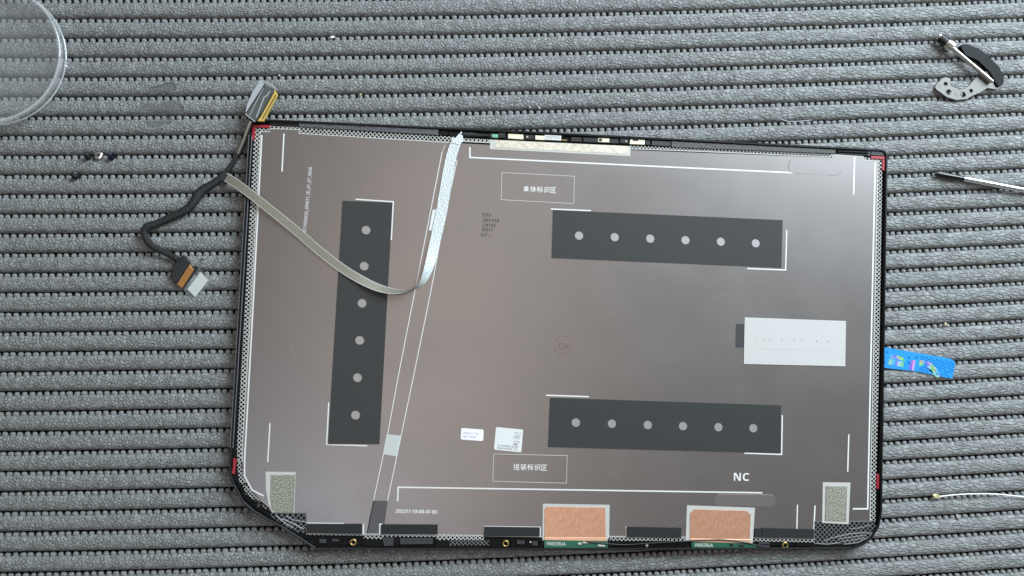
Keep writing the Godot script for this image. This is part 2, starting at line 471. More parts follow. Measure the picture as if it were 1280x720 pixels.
	# printed guide lines
	var guides := [
		[PackedVector2Array([Vector2(0.00775, 0.00959), Vector2(0.00774, 0.09666), Vector2(0.00744, 0.18379), Vector2(0.00787, 0.1922), Vector2(0.01206, 0.19945), Vector2(0.01825, 0.20238)]), 0.85], [PackedVector2Array([Vector2(0.01948, 0.00811), Vector2(0.01942, 0.02887)]), 0.8], [PackedVector2Array([Vector2(0.0197, 0.16405), Vector2(0.01954, 0.18455)]), 0.75],
		[PackedVector2Array([Vector2(0.05941, 0.04204), Vector2(0.0798, 0.0425), Vector2(0.07961, 0.06343)]), 0.75], [PackedVector2Array([Vector2(0.05011, 0.15212), Vector2(0.05, 0.1745), Vector2(0.0715, 0.17462)]), 0.75], [PackedVector2Array([Vector2(0.16606, 0.04251), Vector2(0.18832, 0.04243)]), 0.75], [PackedVector2Array([Vector2(0.29963, 0.04832), Vector2(0.29945, 0.07087), Vector2(0.27744, 0.07091)]), 0.75],
		[PackedVector2Array([Vector2(0.16694, 0.14475), Vector2(0.19047, 0.14486)]), 0.8], [PackedVector2Array([Vector2(0.2992, 0.15182), Vector2(0.29929, 0.17343), Vector2(0.2782, 0.17327)]), 0.8], [PackedVector2Array([Vector2(0.12024, 0.01043), Vector2(0.12046, 0.0161), Vector2(0.22419, 0.01597), Vector2(0.32338, 0.01566)]), 0.9], [PackedVector2Array([Vector2(0.33823, 0.00486), Vector2(0.33802, 0.02637)]), 0.85],
		[PackedVector2Array([Vector2(0.35037, 0.00747), Vector2(0.34965, 0.10607), Vector2(0.34903, 0.20223), Vector2(0.34049, 0.20241)]), 0.95], [PackedVector2Array([Vector2(0.3375, 0.16138), Vector2(0.33721, 0.18202)]), 0.8], [PackedVector2Array([Vector2(0.30885, 0.20088), Vector2(0.30875, 0.21402)]), 0.75], [PackedVector2Array([Vector2(0.31887, 0.20111), Vector2(0.31839, 0.21427)]), 0.85],
		[PackedVector2Array([Vector2(0.08893, 0.20366), Vector2(0.08891, 0.19623), Vector2(0.28885, 0.19475)]), 0.85], [PackedVector2Array([Vector2(0.10516, 0.01386), Vector2(0.0936, 0.08988), Vector2(0.08718, 0.1321), Vector2(0.08192, 0.16936), Vector2(0.07616, 0.20352)]), 0.45], [PackedVector2Array([Vector2(0.11355, 0.01787), Vector2(0.10835, 0.04681), Vector2(0.10224, 0.08954), Vector2(0.09468, 0.1366), Vector2(0.08926, 0.16916), Vector2(0.08359, 0.20335)]), 0.45],
		[PackedVector2Array([Vector2(0.07129, 0.21609), Vector2(0.07153, 0.22136)]), 0.8], [PackedVector2Array([Vector2(0.08012, 0.22119), Vector2(0.08002, 0.21604), Vector2(0.08138, 0.21601)]), 0.8], [PackedVector2Array([Vector2(0.13839, 0.02356), Vector2(0.17857, 0.02371), Vector2(0.17871, 0.03895), Vector2(0.13851, 0.03863), Vector2(0.13839, 0.02356)]), 0.2], [PackedVector2Array([Vector2(0.13947, 0.17719), Vector2(0.17962, 0.17712), Vector2(0.17967, 0.19201), Vector2(0.13958, 0.19187), Vector2(0.13947, 0.17719)]), 0.2], [PackedVector2Array([Vector2(0.0413, 0.21609), Vector2(0.06106, 0.21595)]), 0.5], [PackedVector2Array([Vector2(0.21329, 0.21457), Vector2(0.21332, 0.22017)]), 0.5], [PackedVector2Array([Vector2(0.13573, 0.21596), Vector2(0.16606, 0.21575)]), 0.3], [PackedVector2Array([Vector2(0.16632, 0.21571), Vector2(0.16642, 0.22105)]), 0.6]]
	for g in guides: line("printed_line", g[0], g[1] * 0.88 * MM, M.white_print, lid, (0.04 + 0.001 * guides.find(g)) * MM)
	line("printed_line", PackedVector2Array([Vector2(0.10666, 0.00979), Vector2(0.10525, 0.01385)]), 0.2 * MM, M.white_print, lid)
	# the black film over the lower end of the cable track
	plate("track_film", PackedVector2Array([Vector2(0.07617, 0.20373), Vector2(0.08352, 0.20357), Vector2(0.08322, 0.20951), Vector2(0.0818, 0.22095), Vector2(0.07355, 0.22111), Vector2(0.07483, 0.21179)]), 0.0, 0.03 * MM, M.track, lid)
	line("film_edge", PackedVector2Array([Vector2(0.07638, 0.20351), Vector2(0.07483, 0.21179), Vector2(0.07342, 0.22111)]), 0.5 * MM, M.black_plastic, lid, 0.05 * MM)
	# rubber pads, each with six round holes
	var pads := [
		[PackedVector2Array([Vector2(0.05246, 0.04324), Vector2(0.07939, 0.043), Vector2(0.07797, 0.17364), Vector2(0.0507, 0.17415)]), PackedVector2Array([Vector2(0.06587, 0.05857), Vector2(0.0657, 0.07817), Vector2(0.06548, 0.09833), Vector2(0.06508, 0.11833), Vector2(0.06483, 0.13841), Vector2(0.06466, 0.15844)])],
		[PackedVector2Array([Vector2(0.16732, 0.04307), Vector2(0.29712, 0.04287), Vector2(0.29685, 0.06958), Vector2(0.16742, 0.06951)]), PackedVector2Array([Vector2(0.18231, 0.05652), Vector2(0.20223, 0.05651), Vector2(0.22217, 0.05645), Vector2(0.24205, 0.05644), Vector2(0.26209, 0.05643), Vector2(0.28206, 0.05647)])],
		[PackedVector2Array([Vector2(0.16909, 0.14607), Vector2(0.29827, 0.14636), Vector2(0.29863, 0.17266), Vector2(0.16895, 0.17273)]), PackedVector2Array([Vector2(0.18386, 0.15903), Vector2(0.20375, 0.15908), Vector2(0.22366, 0.15922), Vector2(0.24337, 0.15929), Vector2(0.26328, 0.15931), Vector2(0.28299, 0.15933)])]]
	for i in 3:
		holed_sheet("rubber_pad", pads[i][0], pads[i][1], 2.42 * MM, 0.32 * MM, M.rubber if i != 2 else M.rubber_worn, lid)
		for c in pads[i][1]: plate("pad_hole", disc(c, 2.4 * MM, 18), 0.0, 0.05 * MM, M.hole, lid)
	# white sheet with its pressed pill
	plate("dark_tab", PackedVector2Array([Vector2(0.27178, 0.10204), Vector2(0.27724, 0.10202), Vector2(0.27754, 0.11509), Vector2(0.27177, 0.11502)]), 0.0, 0.1 * MM, M.tab, lid)
	var sheet := plate("white_sheet", PackedVector2Array([Vector2(0.27647, 0.0983), Vector2(0.33467, 0.0982), Vector2(0.33469, 0.12361), Vector2(0.27657, 0.12417)]), 0.0, 0.38 * MM, M.white_sheet, lid, 0.08 * MM)
	var pill := rounded(PackedVector2Array([Vector2(0.28277, 0.10485), Vector2(0.32776, 0.10473), Vector2(0.32794, 0.11511), Vector2(0.28256, 0.11554)]), 0.009, 8)
	plate("pressed_pill", pill, 0.3 * MM, 0.43 * MM, M.white_sheet, sheet, 0.045 * MM)
	for c in PackedVector2Array([Vector2(0.28814, 0.11023), Vector2(0.29111, 0.11017), Vector2(0.29797, 0.11002), Vector2(0.30493, 0.11014), Vector2(0.30924, 0.10999), Vector2(0.31771, 0.11005), Vector2(0.32416, 0.10992)]):
		plate("pin_hole", disc(c, 0.28 * MM, 8), 0.4 * MM, 0.45 * MM, M.ink, sheet)
	# shallow pressings in the metal
	plate("pressing", rounded(PackedVector2Array([Vector2(0.3, 0.00768), Vector2(0.33116, 0.0075), Vector2(0.33084, 0.01598), Vector2(0.29971, 0.01612)]), 0.0045, 8), -0.1 * MM, 0.14 * MM, M.face, lid, 0.12 * MM)
	plate("pressing", rounded(PackedVector2Array([Vector2(0.26184, 0.19588), Vector2(0.29657, 0.19572), Vector2(0.29649, 0.20228), Vector2(0.262, 0.2024)]), 0.004, 8), -0.1 * MM, 0.09 * MM, M.face_smooth, lid, 0.08 * MM)
	# stickers
	var s1 := plate("sticker", rounded(PackedVector2Array([Vector2(0.12147, 0.16378), Vector2(0.13361, 0.16431), Vector2(0.13358, 0.17047), Vector2(0.12136, 0.16993)]), 0.0008), 0.0, 0.12 * MM, M.paper, lid)
	s1.set_meta("label", "smaller plain white sticker with two lines of faint writing")
	words("printed_text", "2023-11-18", Vector2(0.12663, 0.16648), 1.0 * MM, 8.2 * MM, Vector2(0.99875, 0.04998), M.pale_ink, s1, 0.15 * MM)
	words("printed_text", "A07-994", Vector2(0.12592, 0.16839), 1.0 * MM, 7.0 * MM, Vector2(0.99862, 0.05244), M.pale_ink, s1, 0.15 * MM)
	var s2 := plate("sticker", rounded(PackedVector2Array([Vector2(0.14024, 0.16275), Vector2(0.15508, 0.16372), Vector2(0.15447, 0.17599), Vector2(0.13956, 0.17491)]), 0.0008), 0.0, 0.12 * MM, M.paper_blue, lid)
	s2.set_meta("label", "larger white sticker with small print at its right and lower edges")
	var rr: Vector2 = Vector2(0.99786, 0.06539)
	words("printed_text", "T3.1.2", Vector2(0.15236, 0.16574), 0.8 * MM, 3.9 * MM, rr, M.ink, s2, 0.15 * MM)
	words("printed_text", "0.8", Vector2(0.15185, 0.16713), 0.8 * MM, 2.6 * MM, rr, M.ink, s2, 0.15 * MM)
	words("printed_text", "(0201)", Vector2(0.15175, 0.16822), 0.8 * MM, 3.2 * MM, rr, M.ink, s2, 0.15 * MM)
	words("printed_text", "27.98", Vector2(0.15166, 0.17038), 0.8 * MM, 3.2 * MM, rr, M.ink, s2, 0.15 * MM)
	words("printed_text", "5B", Vector2(0.15118, 0.17177), 0.9 * MM, 2.2 * MM, rr, M.ink, s2, 0.15 * MM, true)
	words("printed_text", "A1755008A 50 08", Vector2(0.14705, 0.17291), 0.9 * MM, 11.0 * MM, rr, M.ink, s2, 0.15 * MM)
	words("printed_text", "0020108 5B 175", Vector2(0.14675, 0.1743), 0.9 * MM, 10.6 * MM, rr, M.ink, s2, 0.15 * MM)
	# printing on the metal
	var dan := "30,96 40,84; 70,96 60,84; 22,78 78,78 78,38 22,38 22,78; 22,58 78,58; 50,78 50,2; 5,22 95,22"
	var ti := "30,98 8,55; 22,70 22,2; 35,72 97,72; 66,98 66,2; 66,72 34,22; 66,72 98,22; 50,22 82,22"
	var biao := "3,72 42,72; 22,98 22,2; 22,65 4,30; 24,62 40,44; 50,88 92,88; 44,60 98,60; 71,60 71,4 62,8; 56,44 44,16; 84,44 97,16"
	var shi := "12,94 22,80; 4,62 22,62 22,10 34,22; 44,90 90,90 90,46 44,46 44,90; 56,36 40,4; 78,36 97,4"
	var qu := "92,92 10,92 10,6 95,6; 76,80 26,22; 28,74 78,22"
	var zu := "26,96 8,68 28,64 6,36 34,42; 4,10 36,20; 50,90 50,6; 50,90 84,90 84,6; 50,64 84,64; 50,36 84,36; 40,6 97,6"
	var zhuang := "28,98 28,54; 8,86 20,76; 6,60 26,70; 44,84 96,84; 70,98 70,58; 50,58 92,58; 50,52 50,42; 6,40 95,40; 48,40 8,14; 34,26 34,2 50,10; 52,38 94,2; 82,30 66,20"
	glyphs("printed_text", [dan, ti, biao, shi, qu], Vector2(0.15962, 0.03197), 3.4 * MM, 3.78 * MM, Vector2(0.99999, -0.00376), M.white_print, lid)
	glyphs("printed_text", [zu, zhuang, biao, shi, qu], Vector2(0.15972, 0.18387), 3.4 * MM, 3.78 * MM, Vector2(0.99999, 0.00384), M.white_print, lid)
	words("printed_text", "202311-18-08-47-B3", Vector2(0.09926, 0.20892), 1.9 * MM, 22.2 * MM, Vector2(1.0, -0.0009), M.white_print, lid, 0.00004, true)
	words("printed_text", "NC", Vector2(0.2766, 0.18641), 4.2 * MM, 8.6 * MM, Vector2(0.99999, -0.00417), M.white_print, lid, 0.00004, true)
	words("printed_text", "DB1YXD0X30_J0NES1_ID_41_07_X008", Vector2(0.03368, 0.04432), 1.7 * MM, 37 * MM, Vector2(0.04106, -0.99916), M.grey_print, lid)
	for q in [["225", Vector2(0.13078, 0.04739), 11.5], ["201155", Vector2(0.13331, 0.05036), 22.0], ["CRTSC", Vector2(0.13254, 0.05313), 18.0], ["MD17", Vector2(0.13166, 0.05564), 14.5], ["G7 : .", Vector2(0.13133, 0.05856), 15.0]]:
		words("printed_text", q[0], q[1], 1.7 * MM, q[2] * 0.42 * MM, Vector2(1.0, -0.00143), M.blue_print, lid, 0.00003, true)
	words("printed_text", "OK", Vector2(0.17572, 0.11786), 3.7 * MM, 6.3 * MM, Vector2(1.0, 0.0005), M.red_print, lid)
	line("stamp_ring", PackedVector2Array([Vector2(0.17074, 0.11541), Vector2(0.17177, 0.1134), Vector2(0.17351, 0.11238), Vector2(0.17571, 0.11217), Vector2(0.17794, 0.11275), Vector2(0.17953, 0.11423), Vector2(0.18009, 0.1164), Vector2(0.17992, 0.11925), Vector2(0.17864, 0.12082), Vector2(0.17553, 0.12281), Vector2(0.17249, 0.12147), Vector2(0.1708, 0.11978)]), 0.24 * MM, M.red_print, lid, 0.00003, true)
	# black foam blocks above the hinge side
	for q in [PackedVector2Array([Vector2(0.04153, 0.21668), Vector2(0.07061, 0.21602), Vector2(0.07084, 0.22116), Vector2(0.04175, 0.22129)]), PackedVector2Array([Vector2(0.08095, 0.21607), Vector2(0.11078, 0.2156), Vector2(0.11098, 0.22065), Vector2(0.08117, 0.22105)]), PackedVector2Array([Vector2(0.13591, 0.21626), Vector2(0.1659, 0.21614), Vector2(0.16588, 0.22063), Vector2(0.13592, 0.22111)]), PackedVector2Array([Vector2(0.2136, 0.21474), Vector2(0.24377, 0.21476), Vector2(0.24368, 0.21978), Vector2(0.21363, 0.22)]), PackedVector2Array([Vector2(0.28477, 0.21426), Vector2(0.2886, 0.21428), Vector2(0.28871, 0.21898), Vector2(0.28487, 0.21896)]), PackedVector2Array([Vector2(0.28882, 0.21388), Vector2(0.31853, 0.21405), Vector2(0.31817, 0.21908), Vector2(0.28875, 0.21902)])]:
		plate("foam_block", q, 0.0, 0.8 * MM, M.foam_black, lid, 0.1 * MM)
	# earthing pads of conductive fabric
	var e1 := plate("earthing_pad", PackedVector2Array([Vector2(0.01867, 0.18967), Vector2(0.0344, 0.18946), Vector2(0.03477, 0.21114), Vector2(0.02306, 0.21096), Vector2(0.02094, 0.20618), Vector2(0.01934, 0.19908)]), 0.0, 0.1 * MM, M.white_film, lid)
	plate("fabric", PackedVector2Array([Vector2(0.02167, 0.19128), Vector2(0.03422, 0.1909), Vector2(0.03451, 0.21094), Vector2(0.02492, 0.21071), Vector2(0.02296, 0.20908), Vector2(0.02188, 0.20238)]), 0.05 * MM, 0.4 * MM, M.fabric, e1, 0.1 * MM)
	var e2 := plate("earthing_pad", PackedVector2Array([Vector2(0.32306, 0.18818), Vector2(0.33887, 0.18799), Vector2(0.33816, 0.2109), Vector2(0.32306, 0.21041)]), 0.0, 0.1 * MM, M.white_film, lid)
	plate("fabric", PackedVector2Array([Vector2(0.3247, 0.19012), Vector2(0.33698, 0.19006), Vector2(0.33676, 0.20935), Vector2(0.32459, 0.20924)]), 0.05 * MM, 0.4 * MM, M.fabric, e2, 0.1 * MM)
	# copper pads and the circuit boards under their lower edges
	var cps := [[PackedVector2Array([Vector2(0.1672, 0.2033), Vector2(0.20377, 0.20312), Vector2(0.20404, 0.22078), Vector2(0.20282, 0.22252), Vector2(0.16761, 0.22291)]), PackedVector2Array([Vector2(0.16939, 0.2048), Vector2(0.20135, 0.20464), Vector2(0.20211, 0.22081), Vector2(0.16869, 0.22118), Vector2(0.16817, 0.20624)]), PackedVector2Array([Vector2(0.16868, 0.2211), Vector2(0.20211, 0.22077), Vector2(0.20305, 0.22264), Vector2(0.16847, 0.22264)]), PackedVector2Array([Vector2(0.16825, 0.22251), Vector2(0.20349, 0.22268), Vector2(0.20361, 0.2268), Vector2(0.16877, 0.22742)]), Vector2(0.17499, 0.22449), 14.0],
		[PackedVector2Array([Vector2(0.24661, 0.20247), Vector2(0.28479, 0.20297), Vector2(0.28404, 0.22189), Vector2(0.28338, 0.22251), Vector2(0.24649, 0.2215)]), PackedVector2Array([Vector2(0.25086, 0.20447), Vector2(0.27986, 0.20469), Vector2(0.28243, 0.20668), Vector2(0.28229, 0.22019), Vector2(0.2486, 0.22055), Vector2(0.24833, 0.20673)]), PackedVector2Array([Vector2(0.2486, 0.22046), Vector2(0.28229, 0.22014), Vector2(0.28337, 0.22234), Vector2(0.24909, 0.2221)]), PackedVector2Array([Vector2(0.24952, 0.22175), Vector2(0.28405, 0.2225), Vector2(0.2868, 0.22445), Vector2(0.28682, 0.22532), Vector2(0.24986, 0.22598)]), Vector2(0.25649, 0.22378), 13.5]]
	for c in cps:
		var b := plate("copper_pad", c[0], 0.0, 0.12 * MM, M.white_film, lid)
		plate("copper_sheet", c[1], 0.08 * MM, 0.3 * MM, M.copper, b, 0.05 * MM)
		plate("copper_lip", c[2], 0.1 * MM, 0.55 * MM, M.copper_bright, b, 0.12 * MM)
		var pcb := plate("circuit_board", c[3], -0.7 * MM, 0.35 * MM, M.pcb, lid, 0.05 * MM)
		words("printed_text", "V66039UA", c[4], 1.9 * MM, c[5] * 0.75 * MM, Vector2(1, 0.01), M.white_print, pcb, 0.38 * MM)
	for q in [[PackedVector2Array([Vector2(0.18684, 0.22367), Vector2(0.18903, 0.22372), Vector2(0.18907, 0.22474), Vector2(0.18688, 0.2247)]), "solder"], [PackedVector2Array([Vector2(0.18946, 0.22319), Vector2(0.19296, 0.2233), Vector2(0.19255, 0.22399), Vector2(0.18948, 0.22396)]), "solder"], [PackedVector2Array([Vector2(0.27102, 0.22256), Vector2(0.27281, 0.22262), Vector2(0.27284, 0.22383), Vector2(0.27105, 0.22387)]), "chip"], [PackedVector2Array([Vector2(0.27596, 0.22291), Vector2(0.27911, 0.22298), Vector2(0.27914, 0.22398), Vector2(0.27599, 0.22395)]), "chip"], [PackedVector2Array([Vector2(0.19783, 0.22459), Vector2(0.20179, 0.22469), Vector2(0.20182, 0.22554), Vector2(0.19786, 0.22553)]), "solder"]]:
		plate(q[1], q[0], 0.3 * MM, 0.8 * MM, M.solder if q[1] == "solder" else M.chip, lid, 0.1 * MM)
	# the thin black wire along the hinge side
	st = start()
	tube(st, smooth([[0.19164, 0.22315, 0.6 * MM, 0.42 * MM], [0.20353, 0.22405, 0.5 * MM, 0.4 * MM], [0.21367, 0.2243, 0.4 * MM, 0.4 * MM], [0.22778, 0.22318, 0.4 * MM, 0.4 * MM], [0.24685, 0.22171, 0.7 * MM, 0.4 * MM], [0.25665, 0.22092, 0.9 * MM, 0.4 * MM], [0.26783, 0.22063, 0.9 * MM, 0.4 * MM], [0.27909, 0.22181, 0.7 * MM, 0.4 * MM], [0.28723, 0.22357, 0.2 * MM, 0.4 * MM]]), 8)
	obj("wire", st, M.wire, lid)
	hinge_side(lid)
	camera_strip(lid)
	wear(lid)
	# red tabs at the corners
	for q in [PackedVector2Array([Vector2(0.00258, 0.00396), Vector2(0.00416, 0.00418), Vector2(0.00416, 0.01262), Vector2(0.00267, 0.01247)]), PackedVector2Array([Vector2(0.00416, 0.00418), Vector2(0.01203, 0.00403), Vector2(0.0121, 0.00556), Vector2(0.00415, 0.00567)]), PackedVector2Array([Vector2(0.3475, 0.00394), Vector2(0.35624, 0.00378), Vector2(0.35617, 0.00562), Vector2(0.34752, 0.00559)]), PackedVector2Array([Vector2(0.35438, 0.00562), Vector2(0.35617, 0.00562), Vector2(0.35589, 0.01206), Vector2(0.3541, 0.01187)]), PackedVector2Array([Vector2(0.00149, 0.1831), Vector2(0.00307, 0.18306), Vector2(0.00295, 0.18727), Vector2(0.00266, 0.19127), Vector2(0.00099, 0.1911), Vector2(0.00156, 0.18773)]), PackedVector2Array([Vector2(0.35371, 0.18291), Vector2(0.35519, 0.18292), Vector2(0.35513, 0.19106), Vector2(0.35365, 0.19101)])]:
		plate("red_tab", q, -0.6 * MM, 0.55 * MM, M.red, lid, 0.15 * MM)
	# crumpled clear tape over the lower right lattice
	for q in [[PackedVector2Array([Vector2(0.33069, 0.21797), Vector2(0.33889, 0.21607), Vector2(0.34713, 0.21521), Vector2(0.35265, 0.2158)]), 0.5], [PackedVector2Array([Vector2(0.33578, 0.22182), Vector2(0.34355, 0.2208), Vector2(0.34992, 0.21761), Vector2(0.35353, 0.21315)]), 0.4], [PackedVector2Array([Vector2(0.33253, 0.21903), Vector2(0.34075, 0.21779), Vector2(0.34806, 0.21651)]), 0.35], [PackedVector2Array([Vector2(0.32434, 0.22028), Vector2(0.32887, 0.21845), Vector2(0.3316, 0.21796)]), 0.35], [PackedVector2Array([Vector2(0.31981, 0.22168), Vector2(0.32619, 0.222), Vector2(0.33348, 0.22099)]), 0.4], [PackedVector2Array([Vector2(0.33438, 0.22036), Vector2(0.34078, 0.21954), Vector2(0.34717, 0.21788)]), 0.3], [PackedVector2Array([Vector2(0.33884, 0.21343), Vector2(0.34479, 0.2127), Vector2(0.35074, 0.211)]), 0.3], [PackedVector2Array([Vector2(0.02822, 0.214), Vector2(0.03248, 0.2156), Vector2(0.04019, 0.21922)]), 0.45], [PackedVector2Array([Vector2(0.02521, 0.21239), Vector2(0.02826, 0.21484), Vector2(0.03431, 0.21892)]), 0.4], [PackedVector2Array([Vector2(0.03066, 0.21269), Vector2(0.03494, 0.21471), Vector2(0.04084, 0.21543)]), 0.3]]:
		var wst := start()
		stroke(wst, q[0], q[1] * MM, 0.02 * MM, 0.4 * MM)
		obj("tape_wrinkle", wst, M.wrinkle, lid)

# a sheet with a row of round holes: each hole has a cell of its own, filled by spokes from its ring to the cell's edge
func holed_sheet(called: String, q: PackedVector2Array, holes: PackedVector2Array, r: float, y1: float, m: Material, parent: Node) -> void:
	var st := start()
	var a := q
	if (q[1] - q[0]).length() < (q[2] - q[1]).length(): a = PackedVector2Array([q[1], q[2], q[3], q[0]])
	# a[0] -> a[1] now runs along the row
	var dir := (a[1] - a[0])
	var ts := [0.0]
	for i in holes.size() - 1:
		ts.append(((holes[i] + holes[i + 1]) * 0.5 - a[0]).dot(dir) / dir.length_squared())
	ts.append(1.0)
	for i in holes.size():
		var c := holes[i]
		var cell := PackedVector2Array([a[0].lerp(a[1], ts[i]), a[0].lerp(a[1], ts[i + 1]), a[3].lerp(a[2], ts[i + 1]), a[3].lerp(a[2], ts[i])])
		var angles := []
		for k in 24: angles.append(TAU * k / 24)
		for p in cell: angles.append(fposmod((p - c).angle(), TAU))
		angles.sort()
		var inner := []
		var outer := []
		for an in angles:
			var d := Vector2(cos(an), sin(an))
			var best := 1e9
			for e in 4:
				var u := cell[e]
				var v := cell[(e + 1) % 4] - u
				var den := d.cross(v)
				if absf(den) < 1e-9: continue
				var t := (u - c).cross(v) / den
				var w := (u - c).cross(d) / den
				if t > 0.0 and w > -0.001 and w < 1.001: best = minf(best, t)
			inner.append(c + d * r)
			outer.append(c + d * best)
		for k in angles.size():
			var j := (k + 1) % angles.size()
			quad(st, p3(inner[k], y1), p3(inner[j], y1), p3(outer[j], y1), p3(outer[k], y1), Vector3.UP)
			var n: Vector2 = c - (inner[k] + inner[j]) * 0.5
			quad(st, p3(inner[k], 0.0), p3(inner[j], 0.0), p3(inner[j], y1), p3(inner[k], y1), Vector3(n.x, 0, n.y).normalized())
	for e in 4:
		var v := (q[(e + 1) % 4] - q[e]).normalized()
		quad(st, p3(q[e], 0.0), p3(q[(e + 1) % 4], 0.0), p3(q[(e + 1) % 4], y1), p3(q[e], y1), Vector3(v.y, 0, -v.x))
	obj(called, st, m, parent)

# dust on the metal and bright flecks on the copper, too small to pick apart, and a few hairline scratches
func wear(lid: Node3D) -> void:
	var st := start()
	var field: PackedVector2Array = PackedVector2Array([Vector2(0.00892, 0.00997), Vector2(0.34615, 0.00768), Vector2(0.34698, 0.20624), Vector2(0.28535, 0.20007), Vector2(0.09013, 0.20173), Vector2(0.01784, 0.18986)])
	var n := 0
	while n < 150:
		var p := Vector2(rng.randf_range(0.01, 0.35), rng.randf_range(0.008, 0.215))
		if not Geometry2D.is_point_in_polygon(p, field): continue
		n += 1
		var r := 0.07 * MM / (0.28 + rng.randf())
		prism(st, disc(p, r, 6), 0.0, r * 0.8)
	tag(obj("dust", st, M.dust, lid), "", "", "", "stuff")
	st = start()
	for i in 46:
		var q: Vector2 = Vector2(0.16965, 0.206).lerp(Vector2(0.20031, 0.20535), rng.randf())
		q.y += rng.randf() * 0.0155
		prism(st, disc(q, 0.12 * MM / (0.4 + rng.randf()), 6), 0.28 * MM, 0.34 * MM)
	tag(obj("copper_fleck", st, M.copper_bright, lid), "", "", "", "stuff")
	for q in [PackedVector2Array([Vector2(0.23074, 0.21812), Vector2(0.24126, 0.21273), Vector2(0.25006, 0.20822)]), PackedVector2Array([Vector2(0.20242, 0.18803), Vector2(0.20764, 0.18531), Vector2(0.21555, 0.18338)]), PackedVector2Array([Vector2(0.12801, 0.06926), Vector2(0.13745, 0.06358)]), PackedVector2Array([Vector2(0.25872, 0.08791), Vector2(0.26774, 0.08489)]), PackedVector2Array([Vector2(0.1089, 0.19023), Vector2(0.11799, 0.19173), Vector2(0.12415, 0.195)]), PackedVector2Array([Vector2(0.3137, 0.09299), Vector2(0.32206, 0.09628)]), PackedVector2Array([Vector2(0.02689, 0.11739), Vector2(0.03261, 0.13089)]), PackedVector2Array([Vector2(0.0888, 0.11954), Vector2(0.09253, 0.13667), Vector2(0.09378, 0.1461)])]:
		line("scratch", q, 0.11 * MM, M.scratch, lid, 0.015 * MM)

# cut a round hole out of whichever pieces it lies in
func cut_hole(pieces: Array, c: Vector2, r: float) -> Array:
	var out := []
	var ring := disc(c, r, 18)
	for q in pieces:
		# split the piece along a line through the hole's middle, then clip the hole from both halves
		if not Geometry2D.is_point_in_polygon(c, q):
			out.append(q)
			continue
		var far := 2.0
		for s in [-1.0, 1.0]:
			var half := PackedVector2Array([c + Vector2(-far, 0), c + Vector2(far, 0), c + Vector2(far, s * far), c + Vector2(-far, s * far)])
			if (q[1] - q[0]).length() < (q[2] - q[1]).length() * 1.0 or true:
				var along: Vector2 = Vector2(0.998, -0.06316)
				if absf(q[0].x - q[2].x) > absf(q[0].y - q[2].y): half = PackedVector2Array([c + Vector2(0, -far), c + Vector2(0, far), c + Vector2(s * far, far), c + Vector2(s * far, -far)])
			for h in Geometry2D.intersect_polygons(q, half):
				for g in Geometry2D.clip_polygons(h, ring): out.append(g)
	return out

func bar(called: String, q: PackedVector2Array, w: float, h: float, parent: Node) -> void:
	var st := start()
	stroke(st, q, w * MM, -0.7 * MM, h * MM)
	obj(called, st, M.black_plastic, parent)

